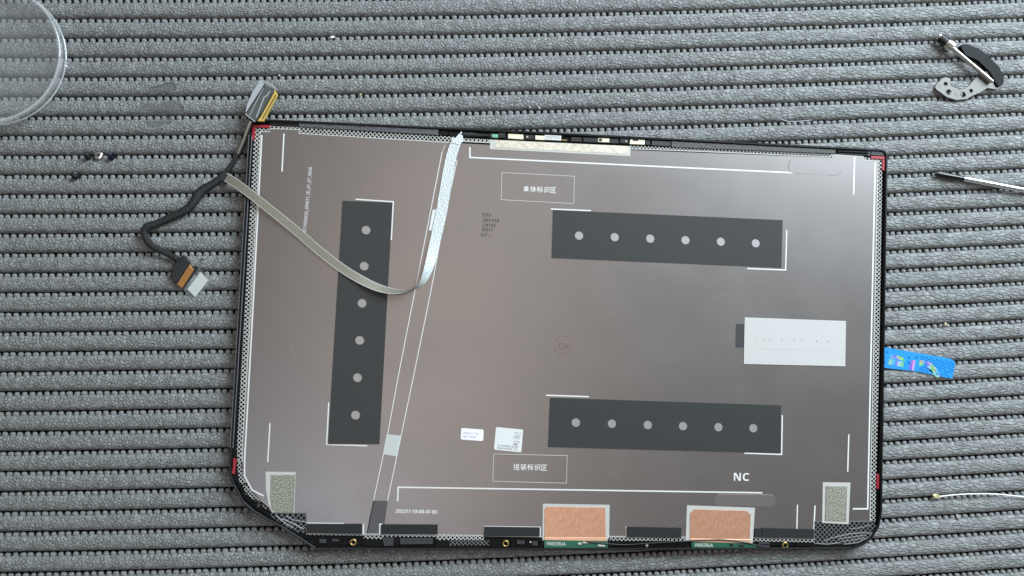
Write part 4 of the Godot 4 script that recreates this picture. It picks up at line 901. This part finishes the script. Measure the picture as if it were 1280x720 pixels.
func crumb(called: String, at: Vector3, size: Vector3, m: Material, label: String, category: String) -> void:
	var st := start()
	var sp := SphereMesh.new()
	sp.radius = 1.0
	sp.height = 2.0
	sp.radial_segments = 9
	sp.rings = 5
	var arr := sp.get_mesh_arrays()
	var v: PackedVector3Array = arr[Mesh.ARRAY_VERTEX]
	for i in v.size():
		var q := v[i]
		v[i] = q * size * MM * (0.85 + 0.4 * wob.get_noise_3d(q.x * 40.0 + at.x * 9000.0, q.y * 40.0, q.z * 40.0 + at.z * 9000.0))
	arr[Mesh.ARRAY_VERTEX] = v
	var am := ArrayMesh.new()
	am.add_surface_from_arrays(Mesh.PRIMITIVE_TRIANGLES, arr)
	var o := obj(called, am, m)
	o.position = at
	o.rotation.y = rng.randf() * TAU
	tag(o, label, category)

func build_small_things() -> void:
	screw(Vector3(-0.08381, -0.0029, 0.02483), Vector3(0.75, 0.6, 0.15), M.screw_black, M.steel_dark, "black screw at the left end of the row of three, thread pointing left")
	screw(Vector3(-0.07827, -0.0029, 0.02421), Vector3(0.05, 1, 0.05), M.steel_bright, M.steel_dark, "bright silver cross-head screw in the middle of the row of three")
	screw(Vector3(-0.07148, -0.0029, 0.02473), Vector3(0.8, 0.5, 0.35), M.screw_blue, M.screw_black, "tipped-over blue-black screw at the right end of the row of three")
	screw(Vector3(-0.08964, -0.0029, 0.03575), Vector3(0.7, 0.7, 0.1), M.screw_black, M.screw_black, "black screw lying alone one groove below the row of three screws")
	# prying tool
	var at: Vector3 = Vector3(0.39533, -0.003, 0.01253)
	var t := thing("prying_tool", at, "slim prying tool with black blade tip and silver shaft at the right edge", "tool")
	var o := -at
	var st := start()
	tube(st, smooth(moved([[0.38739, 0.01171, -3.2 * MM, 0.6 * MM], [0.3884, 0.01185, -3.0 * MM, 1.2 * MM], [0.39103, 0.01209, -2.7 * MM, 1.65 * MM], [0.39534, 0.01267, -2.5 * MM, 1.75 * MM], [0.40013, 0.01323, -2.4 * MM, 1.5 * MM], [0.40445, 0.01376, -2.4 * MM, 1.3 * MM]], o), 4), 14)
	obj("blade", st, M.gloss_black, t)
	st = start()
	tube(st, moved([[0.40426, 0.01373, -2.4 * MM, 1.3 * MM], [0.40455, 0.01376, -2.4 * MM, 1.5 * MM], [0.44597, 0.01943, -2.2 * MM, 1.6 * MM], [0.47276, 0.02308, -2.0 * MM, 1.6 * MM]], o), 16)
	obj("shaft", st, M.steel_bright, t)
	plate("blade_flat", off(PackedVector2Array([Vector2(0.38723, 0.01135), Vector2(0.38936, 0.0106), Vector2(0.39246, 0.01105), Vector2(0.3939, 0.01177), Vector2(0.39009, 0.01223)]), o), o.y - 1.6 * MM, o.y - 1.0 * MM, M.steel_satin, t, 0.2 * MM)
	# aerial lead
	at = Vector3(0.39062, -0.0035, 0.19527)
	var a := thing("aerial_lead", at, "thin white aerial lead with small gold plug on the lower right of the mat", "aerial lead")
	o = -at
	st = start()
	tube(st, smooth(moved([[0.39297, 0.19522, -3.4 * MM, 0.42 * MM], [0.40001, 0.19426, -3.3 * MM, 0.42 * MM], [0.41132, 0.19338, -3.3 * MM, 0.42 * MM], [0.42836, 0.19327, -3.3 * MM, 0.42 * MM], [0.45218, 0.1959, -3.3 * MM, 0.42 * MM], [0.47376, 0.20222, -3.3 * MM, 0.42 * MM]], o)), 8)
	obj("lead", st, M.white_plastic, a)
	plate("plug", off(PackedVector2Array([Vector2(0.38873, 0.19442), Vector2(0.39061, 0.19384), Vector2(0.39296, 0.19468), Vector2(0.39344, 0.19566), Vector2(0.39157, 0.19633), Vector2(0.38923, 0.19629)]), o), o.y - 4.2 * MM, o.y - 3.0 * MM, M.pale_gold, a, 0.25 * MM)
	# shimmering blue strip
	var bl := thing("blue_strip", Vector3(0.37584, -0.004, 0.11794), "shimmering blue plastic strip with dots, sticking out from under the lid's right edge", "plastic strip")
	o = -bl.position
	var strip := rounded(off(PackedVector2Array([Vector2(0.35295, 0.11117), Vector2(0.35906, 0.11214), Vector2(0.39806, 0.11719), Vector2(0.40092, 0.11869), Vector2(0.40137, 0.12072), Vector2(0.39965, 0.12878), Vector2(0.379, 0.12526), Vector2(0.35924, 0.12373), Vector2(0.35314, 0.12347)]), o), 0.0006)
	st = start()
	prism(st, strip, o.y + CREST + 0.02 * MM, o.y + CREST + 0.22 * MM)
	obj("strip", st, M.blue, bl)
	var ux: Vector2 = Vector2(0.98953, 0.14432)
	var vx := Vector2(-ux.y, ux.x)
	var org: Vector2 = Vector2(0.35915, 0.11803) + Vector2(o.x, o.z)
	st = start()
	for i in 14:
		for j in 6:
			var e := org + ux * ((22.0 + i * 1.45) * MM) + vx * ((-4.4 + j * 1.75 + (0.85 if i % 2 else 0.0)) * MM)
			if Geometry2D.is_point_in_polygon(e + ux * 0.0006, inset(strip, 0.0004)) and rng.randf() < 0.9: prism(st, disc(e, 0.55 * MM, 8), o.y + CREST + 0.2 * MM, o.y + CREST + 0.235 * MM)
	for e in [[1.5, -3.4], [4, 1.8], [14.5, -2.5], [19, -3.6], [0.8, 2.6], [15, 0.4]]: prism(st, disc(org + ux * (e[0] * MM) + vx * (e[1] * MM), 0.7 * MM, 10), o.y + CREST + 0.2 * MM, o.y + CREST + 0.235 * MM)
	tag(obj("printed_dots", st, M.blue_deep, bl), "", "", "", "stuff")
	var shapes := [[[[3.6, -2.6], [9, -2.4], [12, -0.6], [3.6, -0.4]], "foil_white"], [[[8, -2.6], [11, -2.0], [12.8, -0.2], [9.5, -0.4]], "foil_green"], [[[3.4, 0.2], [12, 0.4], [12, 3.4], [3.0, 3.2]], "foil_cyan"], [[[15.8, -1.6], [18.6, -1.6], [18.4, 4.2], [15.4, 4.0]], "foil_pink"], [[[21, -2.4], [26, -2.4], [30, -0.8], [26, -1.0], [23, -0.6], [21, -0.2]], "foil_pink"], [[[21, -1.0], [23.4, -1.2], [23.6, 0.2], [21.2, 0.8]], "foil_green"], [[[24, -0.4], [28, -0.2], [32, 2.6], [33.6, 5.6], [31.6, 5.4], [29, 2.2], [26, 0.9]], "foil_cyan"], [[[27.6, -1.6], [31.5, 0.6], [34.4, 4.2], [33.6, 5.4], [31, 1.6], [27.6, -0.6]], "foil_white"]]
	for s in shapes:
		var q := PackedVector2Array()
		for e in s[0]: q.append(org + ux * (e[0] * MM) + vx * (e[1] * MM))
		plate("foil_print", q, o.y + CREST + 0.2 * MM, o.y + CREST + (0.245 + 0.003 * shapes.find(s)) * MM, M[s[1]], bl)
	# clear dish at the left edge
	var dish := thing("plastic_dish", Vector3(-0.13429, -0.004, -0.02564), "clear plastic dish, only its curved rim showing at the top left edge", "dish")
	st = start()
	spin(st, [[34.4, 0.0], [35.6, 0.3], [36.2, 8.0], [37.6, 8.6], [37.8, 9.2], [37.0, 9.4], [35.4, 8.8], [34.6, 1.2], [0.0, 0.9]], Vector3.UP, Vector3.RIGHT, Vector3.BACK, 96)
	obj("bowl", st, M.clear_dish, dish)
	st = start()
	for y in [2.4, 9.2]: spin(st, [[36.6, y - 0.25], [37.0, y], [36.7, y + 0.3], [36.2, y + 0.2], [36.3, y - 0.2]], Vector3.UP, Vector3.RIGHT, Vector3.BACK, 96)
	obj("rim_bead", st, M.dish_bead, dish)
	# clear tape scraps
	var scraps := [[PackedVector2Array([Vector2(-0.05461, -0.01373), Vector2(-0.04156, -0.01807), Vector2(-0.04023, -0.014), Vector2(-0.05373, -0.01008)]), "clear tape scrap with a lifted dark corner, topmost of the three scraps"], [PackedVector2Array([Vector2(-0.05797, -0.00573), Vector2(-0.03774, -0.00727), Vector2(-0.03512, -0.00275), Vector2(-0.0569, -0.00175)]), "longest clear tape scrap, middle of the three scraps left of the plug"], [PackedVector2Array([Vector2(-0.05424, 0.00354), Vector2(-0.04194, 0.00139), Vector2(-0.04097, 0.00354), Vector2(-0.05259, 0.00739)]), "small smudged clear tape scrap, lowest of the three scraps"]]
	for s in scraps:
		var so := thing("tape_scrap", p3(s[0][0], CREST), s[1], "tape", "scraps of clear tape on the mat")
		var q := off(s[0], -so.position)
		plate("film", q, 0.05 * MM, 0.4 * MM, M.tape_clear, so)
		var de := start()
		if s[0].size() > 2: stroke(de, PackedVector2Array([q[0].lerp(q[1], 0.1 if scraps.find(s) == 0 else 0.7), q[1], q[2]]), 0.3 * MM, 0.38 * MM, 0.5 * MM)
		obj("dirty_edge", de, M.dirt, so)
	# crumbs and a fibre
	crumb("crumb", Vector3(0.0416, -0.005, -0.04809), Vector3(2.1, 0.8, 0.9), M.white_plastic, "white plastic crumb in the groove at the top, right of the upper plug", "crumb")
	crumb("crumb", Vector3(-0.09851, -0.0038, -0.02337), Vector3(0.7, 0.5, 0.8), M.white_plastic, "tiny white crumb on the rib beside the clear dish", "crumb")
	crumb("crumb", Vector3(0.01424, -0.0048, -0.02502), Vector3(0.9, 0.7, 0.8), M.grey_crumb, "small grey crumb in the groove just right of the upper plug's tip", "crumb")
	crumb("crumb", Vector3(0.39556, -0.0045, 0.09794), Vector3(1.6, 0.8, 1.1), M.beige_crumb, "beige crumb in the groove above the blue strip", "crumb")
	crumb("crumb", Vector3(0.15271, -0.0046, -0.01466), Vector3(1.0, 0.6, 0.7), M.grey_crumb, "left of two pale crumbs in the groove above the camera strip", "crumb")
	crumb("crumb", Vector3(0.15793, -0.0046, -0.01486), Vector3(1.5, 0.6, 0.7), M.grey_crumb, "right of two pale crumbs in the groove above the camera strip", "crumb")
	crumb("crumb", Vector3(0.05873, -0.005, -0.01685), Vector3(0.9, 0.6, 0.9), M.beige_crumb, "pale speck in the groove above the lid's foam bar", "crumb")
	crumb("crumb", Vector3(0.40441, -0.005, 0.20688), Vector3(2.0, 0.7, 0.9), M.grey_crumb, "whitish crumb in the groove below the aerial lead", "crumb")
	crumb("crumb", Vector3(-0.02152, -0.004, 0.07777), Vector3(0.6, 0.5, 0.6), M.ink, "black speck right of the lower plug", "crumb")
	crumb("crumb", Vector3(-0.04631, -0.0042, 0.00789), Vector3(0.5, 0.4, 0.5), M.ink, "black speck below the lowest tape scrap", "crumb")
	var fb := start()
	tube(fb, smooth([[0.29444, -0.01641, -3.5 * MM, 0.13 * MM], [0.29727, -0.01518, -3.5 * MM, 0.13 * MM], [0.30102, -0.01445, -3.6 * MM, 0.13 * MM], [0.30757, -0.01489, -3.6 * MM, 0.13 * MM], [0.31459, -0.01591, -3.6 * MM, 0.13 * MM]]), 6)
	tag(obj("fibre", fb, M.white_plastic), "fine pale fibre lying along a groove above the lid's right half", "fibre")

# ---------------------------------------------------------------- materials
func build_materials() -> void:
	var cracks := FastNoiseLite.new()
	cracks.noise_type = FastNoiseLite.TYPE_CELLULAR
	cracks.cellular_return_type = FastNoiseLite.RETURN_DISTANCE2_SUB
	cracks.frequency = 0.033
	cracks.fractal_type = FastNoiseLite.FRACTAL_FBM
	cracks.fractal_octaves = 2
	cracks.domain_warp_enabled = true
	cracks.domain_warp_amplitude = 22.0
	cracks.domain_warp_frequency = 0.03
	cracks.seed = 5
	var ct := NoiseTexture2D.new()
	ct.width = 1024
	ct.height = 1024
	ct.seamless = true
	ct.noise = cracks
	ramp(ct, Color.BLACK, Color.WHITE, 0.02, 0.42)
	var grain := noise(FastNoiseLite.TYPE_SIMPLEX_SMOOTH, 0.11, 512, 3, 4)
	var speck := noise(FastNoiseLite.TYPE_SIMPLEX_SMOOTH, 0.3, 512, 2, 8)
	var foam := mat(Color(1, 1, 1), 0.78, 0.0, 0.3)
	textured(foam, ramp(noise(FastNoiseLite.TYPE_SIMPLEX_SMOOTH, 0.012, 1024, 5, 2), Color(0.5, 0.502, 0.497), Color(0.585, 0.587, 0.581), 0.25, 0.75), ct, 0.95, 1.0 / 0.055)
	M.foam = foam
	M.cord = textured(mat(Color(0.53, 0.531, 0.526), 0.75, 0.0, 0.3), null, grain, 0.15, 20.0)
	M.tabletop = mat(Color(0.05, 0.05, 0.052), 0.8)
	M.face = textured(mat(Color(1, 1, 1), 0.41, 0.82), ramp(noise(FastNoiseLite.TYPE_SIMPLEX_SMOOTH, 0.2, 1024, 4, 3), Color(0.485, 0.463, 0.455), Color(0.545, 0.521, 0.512), 0.2, 0.8), speck, 0.006, 1.0 / 0.12)
	M.face.roughness_texture = ramp(noise(FastNoiseLite.TYPE_SIMPLEX_SMOOTH, 0.006, 512, 5, 51), Color(0.93, 0.93, 0.93), Color(1, 1, 1), 0.2, 0.8)
	M.dust = mat(Color(0.6, 0.59, 0.57), 0.8)
	M.scratch = mat(Color(0.62, 0.6, 0.58), 0.45, 0.6)
	M.face_smooth = mat(Color(0.55, 0.525, 0.515), 0.42, 0.82)
	M.hole = mat(Color(0.62, 0.6, 0.6), 0.5, 0.6)
	M.black_plastic = textured(mat(Color(0.05, 0.05, 0.053), 0.55, 0.0, 0.3), null, grain, 0.04, 40.0)
	M.rim = mat(Color(0.085, 0.085, 0.09), 0.35, 0.1, 0.4)
	M.rim_light = mat(Color(0.4, 0.4, 0.41), 0.4, 0.2)
	M.grey_plastic = textured(mat(Color(0.21, 0.21, 0.22), 0.5, 0.0, 0.4), null, grain, 0.05, 40.0)
	M.thread = mat(Color(0.72, 0.71, 0.69), 0.5)
	M.thread_dull = mat(Color(0.42, 0.42, 0.42), 0.5)
	M.white_print = mat(Color(0.84, 0.83, 0.82), 0.5)
	M.grey_print = mat(Color(0.85, 0.84, 0.84), 0.5)
	M.blue_print = mat(Color(0.15, 0.15, 0.2), 0.5)
	M.red_print = mat(Color(0.44, 0.29, 0.27), 0.5)
	M.ink = mat(Color(0.04, 0.04, 0.045), 0.5)
	M.pale_ink = mat(Color(0.55, 0.5, 0.56), 0.6)
	M.track = mat(Color(0.3, 0.29, 0.29), 0.4, 0.4)
	M.rubber = textured(mat(Color(1, 1, 1), 0.55, 0.0, 0.36), ramp(noise(FastNoiseLite.TYPE_SIMPLEX_SMOOTH, 0.25, 1024, 3, 11), Color(0.188, 0.186, 0.184), Color(0.247, 0.245, 0.243), 0.3, 0.7), speck, 0.03, 1.0 / 0.1)
	M.rubber_worn = textured(mat(Color(1, 1, 1), 0.55, 0.0, 0.36), ramp(noise(FastNoiseLite.TYPE_SIMPLEX_SMOOTH, 0.25, 1024, 3, 12), Color(0.155, 0.157, 0.158), Color(0.265, 0.266, 0.267), 0.3, 0.75), speck, 0.04, 1.0 / 0.1)
	M.tab = mat(Color(0.2, 0.2, 0.21), 0.5)
	M.white_sheet = textured(mat(Color(0.725, 0.712, 0.7), 0.55), null, speck, 0.02, 12.0)
	M.paper = mat(Color(0.9, 0.88, 0.9), 0.5)
	M.paper_blue = mat(Color(0.83, 0.83, 0.82), 0.5)
	M.paper_grey = textured(mat(Color(0.72, 0.73, 0.715), 0.5), null, speck, 0.02, 12.0)
	M.foam_black = textured(mat(Color(0.17, 0.17, 0.175), 0.9, 0.0, 0.3), null, speck, 0.06, 14.0)
	M.foam_grey = textured(mat(Color(1, 1, 1), 0.85), ramp(noise(FastNoiseLite.TYPE_SIMPLEX_SMOOTH, 0.06, 512, 4, 21), Color(0.24, 0.24, 0.25), Color(0.38, 0.38, 0.39), 0.3, 0.7), grain, 0.1, 30.0)
	M.foam_speckled = textured(mat(Color(1, 1, 1), 0.85), ramp(noise(FastNoiseLite.TYPE_SIMPLEX_SMOOTH, 0.14, 512, 2, 22), Color(0.16, 0.16, 0.16), Color(0.56, 0.55, 0.53), 0.35, 0.75), grain, 0.12, 30.0)
	M.white_film = mat(Color(0.72, 0.71, 0.69), 0.4)
	M.fabric = textured(mat(Color(1, 1, 1), 0.5, 0.35), ramp(noise(FastNoiseLite.TYPE_SIMPLEX_SMOOTH, 0.16, 512, 2, 31), Color(0.47, 0.465, 0.41), Color(0.69, 0.685, 0.63), 0.35, 0.7), speck, 0.2, 12.0)
	M.khaki = textured(mat(Color(1, 1, 1), 0.5, 0.25), ramp(noise(FastNoiseLite.TYPE_SIMPLEX_SMOOTH, 0.16, 512, 2, 32), Color(0.45, 0.43, 0.38), Color(0.56, 0.54, 0.48), 0.3, 0.75), speck, 0.06, 16.0)
	M.silver = textured(mat(Color(0.79, 0.81, 0.81), 0.45, 0.3), null, noise(FastNoiseLite.TYPE_SIMPLEX_SMOOTH, 0.05, 512, 4, 33), 0.22, 25.0)
	M.copper = textured(mat(Color(1, 1, 1), 0.4, 0.6), ramp(noise(FastNoiseLite.TYPE_SIMPLEX_SMOOTH, 0.05, 512, 4, 41), Color(0.8, 0.595, 0.48), Color(0.855, 0.655, 0.54), 0.25, 0.8), speck, 0.012, 14.0)
	M.copper.uv1_scale = Vector3(26, 9, 1)
	M.copper_bright = mat(Color(0.95, 0.76, 0.64), 0.4, 0.7)
	M.pcb = mat(Color(0.13, 0.35, 0.27), 0.35)
	M.solder = mat(Color(0.86, 0.85, 0.78), 0.3, 0.7)
	M.chip = mat(Color(0.1, 0.1, 0.11), 0.4)
	M.cream = mat(Color(0.88, 0.85, 0.74), 0.45)
	M.shiny_cream = textured(mat(Color(1, 1, 1), 0.3, 0.3), ramp(noise(FastNoiseLite.TYPE_SIMPLEX_SMOOTH, 0.03, 512, 4, 43), Color(0.78, 0.73, 0.67), Color(0.85, 0.82, 0.76), 0.25, 0.7), speck, 0.08, 20.0)
	M.brass = mat(Color(0.66, 0.57, 0.36), 0.35, 1.0)
	M.wire = mat(Color(0.05, 0.05, 0.05), 0.4)
	M.green_plastic = mat(Color(0.45, 0.66, 0.58), 0.4)
	M.red = mat(Color(0.58, 0.1, 0.15), 0.45)
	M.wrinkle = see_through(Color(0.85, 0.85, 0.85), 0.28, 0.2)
	M.tape_black = textured(mat(Color(0.07, 0.07, 0.074), 0.5), null, grain, 0.18, 60.0)
	M.orange_contacts = mat(Color(0.66, 0.45, 0.24), 0.4, 0.3)
	M.gold_dull = mat(Color(0.75, 0.58, 0.34), 0.35, 0.8)
	M.gold = mat(Color(0.88, 0.76, 0.42), 0.35, 0.6)
	M.pale_gold = mat(Color(0.9, 0.86, 0.66), 0.35, 0.6)
	M.plug_dark = mat(Color(0.07, 0.07, 0.075), 0.3)
	M.clear_film = see_through(Color(0.85, 0.88, 0.88), 0.1, 0.15)
	M.crease = see_through(Color(0.8, 0.82, 0.82), 0.55, 0.2)
	M.grey_film = mat(Color(0.62, 0.63, 0.64), 0.4)
	M.tape_clear = see_through(Color(0.45, 0.46, 0.46), 0.28, 0.2)
	M.dirt = mat(Color(0.2, 0.2, 0.2), 0.8)
	M.clear_dish = see_through(Color(0.86, 0.88, 0.88), 0.1, 0.06)
	M.dish_bead = see_through(Color(0.85, 0.87, 0.87), 0.35, 0.1)
	M.steel = mat(Color(0.72, 0.7, 0.67), 0.28, 1.0)
	M.steel_bright = mat(Color(0.88, 0.88, 0.89), 0.25, 1.0)
	M.steel_satin = textured(mat(Color(0.44, 0.425, 0.41), 0.55, 0.7), null, speck, 0.02, 25.0)
	M.steel_dark = mat(Color(0.22, 0.22, 0.22), 0.3, 0.9)
	M.steel_black = mat(Color(0.03, 0.03, 0.031), 0.45, 0.0, 0.25)
	M.screw_black = mat(Color(0.07, 0.07, 0.075), 0.35, 0.5)
	M.screw_blue = mat(Color(0.13, 0.15, 0.22), 0.3, 0.7)
	M.gloss_black = mat(Color(0.04, 0.04, 0.042), 0.2)
	M.white_plastic = mat(Color(0.85, 0.85, 0.84), 0.5)
	M.grey_crumb = mat(Color(0.62, 0.62, 0.6), 0.7)
	M.beige_crumb = mat(Color(0.66, 0.6, 0.5), 0.7)
	M.blue = mat(Color(0.2, 0.62, 0.92), 0.3, 0.35)
	M.blue_deep = mat(Color(0.09, 0.43, 0.76), 0.3, 0.35)
	M.foil_white = mat(Color(0.85, 0.88, 0.95), 0.3, 0.5)
	M.foil_green = mat(Color(0.5, 0.85, 0.35), 0.3, 0.4)
	M.foil_cyan = mat(Color(0.45, 0.8, 0.92), 0.3, 0.4)
	M.foil_pink = mat(Color(0.82, 0.55, 0.85), 0.3, 0.4)
	var rg := Gradient.new()
	rg.offsets = PackedFloat32Array([0.0, 0.25, 0.45, 0.6, 0.8, 1.0])
	rg.colors = PackedColorArray([Color(0.9, 0.5, 0.85), Color(0.95, 0.93, 0.97), Color(0.62, 0.9, 0.5), Color(0.93, 0.9, 0.75), Color(0.45, 0.85, 0.95), Color(0.6, 0.55, 0.95)])
	for k in ["foil_white", "foil_green", "foil_cyan", "foil_pink"]:
		var gt := GradientTexture2D.new()
		gt.gradient = rg
		gt.width = 128
		gt.height = 32
		gt.fill_to = Vector2(1, 0.3)
		M[k].albedo_texture = gt
		M[k].albedo_color = M[k].albedo_color.lerp(Color.WHITE, 0.5)
		M[k].uv1_scale = Vector3(110, 110, 110)

func _ready() -> void:
	rng.seed = 11
	wob.seed = 3
	wob.frequency = 0.5
	# camera
	var cam := Camera3D.new()
	cam.name = "camera"
	cam.fov = 39.5978
	cam.near = 0.02
	cam.far = 20.0
	cam.transform = Transform3D(Basis(Vector3(0.997170, 0.065996, -0.036012), Vector3(-0.038973, 0.044133, -0.998265), Vector3(-0.064292, 0.996843, 0.046580)), Vector3(0.118051, 0.436524, 0.107354))
	add_child(cam)
	cam.current = true
	# the room's soft light
	var we := WorldEnvironment.new()
	we.name = "environment"
	var env := Environment.new()
	env.background_mode = Environment.BG_COLOR
	env.background_color = Color(0.65, 0.64, 0.625)
	env.background_energy_multiplier = 0.6
	env.tonemap_mode = Environment.TONE_MAPPER_LINEAR
	env.tonemap_exposure = 1.0
	env.sdfgi_enabled = true
	env.ssao_enabled = true
	env.ssil_enabled = true
	we.environment = env
	add_child(we)
	# a broad window-like light beyond the upper right
	var key := AreaLight3D.new()
	key.name = "window_light"
	key.area_size = Vector2(0.7, 0.6)
	key.light_color = Color(0.88, 0.955, 1.0)
	key.light_energy = 6.6
	key.area_range = 6.0
	key.area_attenuation = 2.0
	key.area_normalize_energy = false
	key.shadow_enabled = true
	key.position = Vector3(0.74, 0.6, -0.58)
	add_child(key)
	key.look_at(Vector3(0.22, 0.0, 0.05), Vector3.UP)
	# the warm ceiling lamp of the workshop
	var lamp := AreaLight3D.new()
	lamp.name = "ceiling_light"
	lamp.area_size = Vector2(0.3, 0.9)
	lamp.light_color = Color(1.0, 0.94, 0.88)
	lamp.light_energy = 0.9
	lamp.area_range = 6.0
	lamp.area_attenuation = 2.0
	lamp.area_normalize_energy = false
	lamp.shadow_enabled = true
	lamp.position = Vector3(0.08, 1.25, 0.1)
	add_child(lamp)
	lamp.look_at(Vector3(0.08, 0.0, 0.1), Vector3.BACK)
	# a small cool lamp at the lower left, whose sheen lies on the metal there
	var side := AreaLight3D.new()
	side.name = "side_light"
	side.area_size = Vector2(0.22, 0.16)
	side.light_color = Color(0.82, 0.9, 1.0)
	side.light_energy = 2.4
	side.area_range = 6.0
	side.area_attenuation = 2.0
	side.area_normalize_energy = false
	side.shadow_enabled = true
	side.position = Vector3(-0.1, 0.9, 0.47)
	add_child(side)
	side.look_at(Vector3(0.05, 0.0, 0.2), Vector3.UP)
	build_materials()
	build_mat()
	build_lid()
	build_display_cable()
	build_hinge()
	build_small_things()
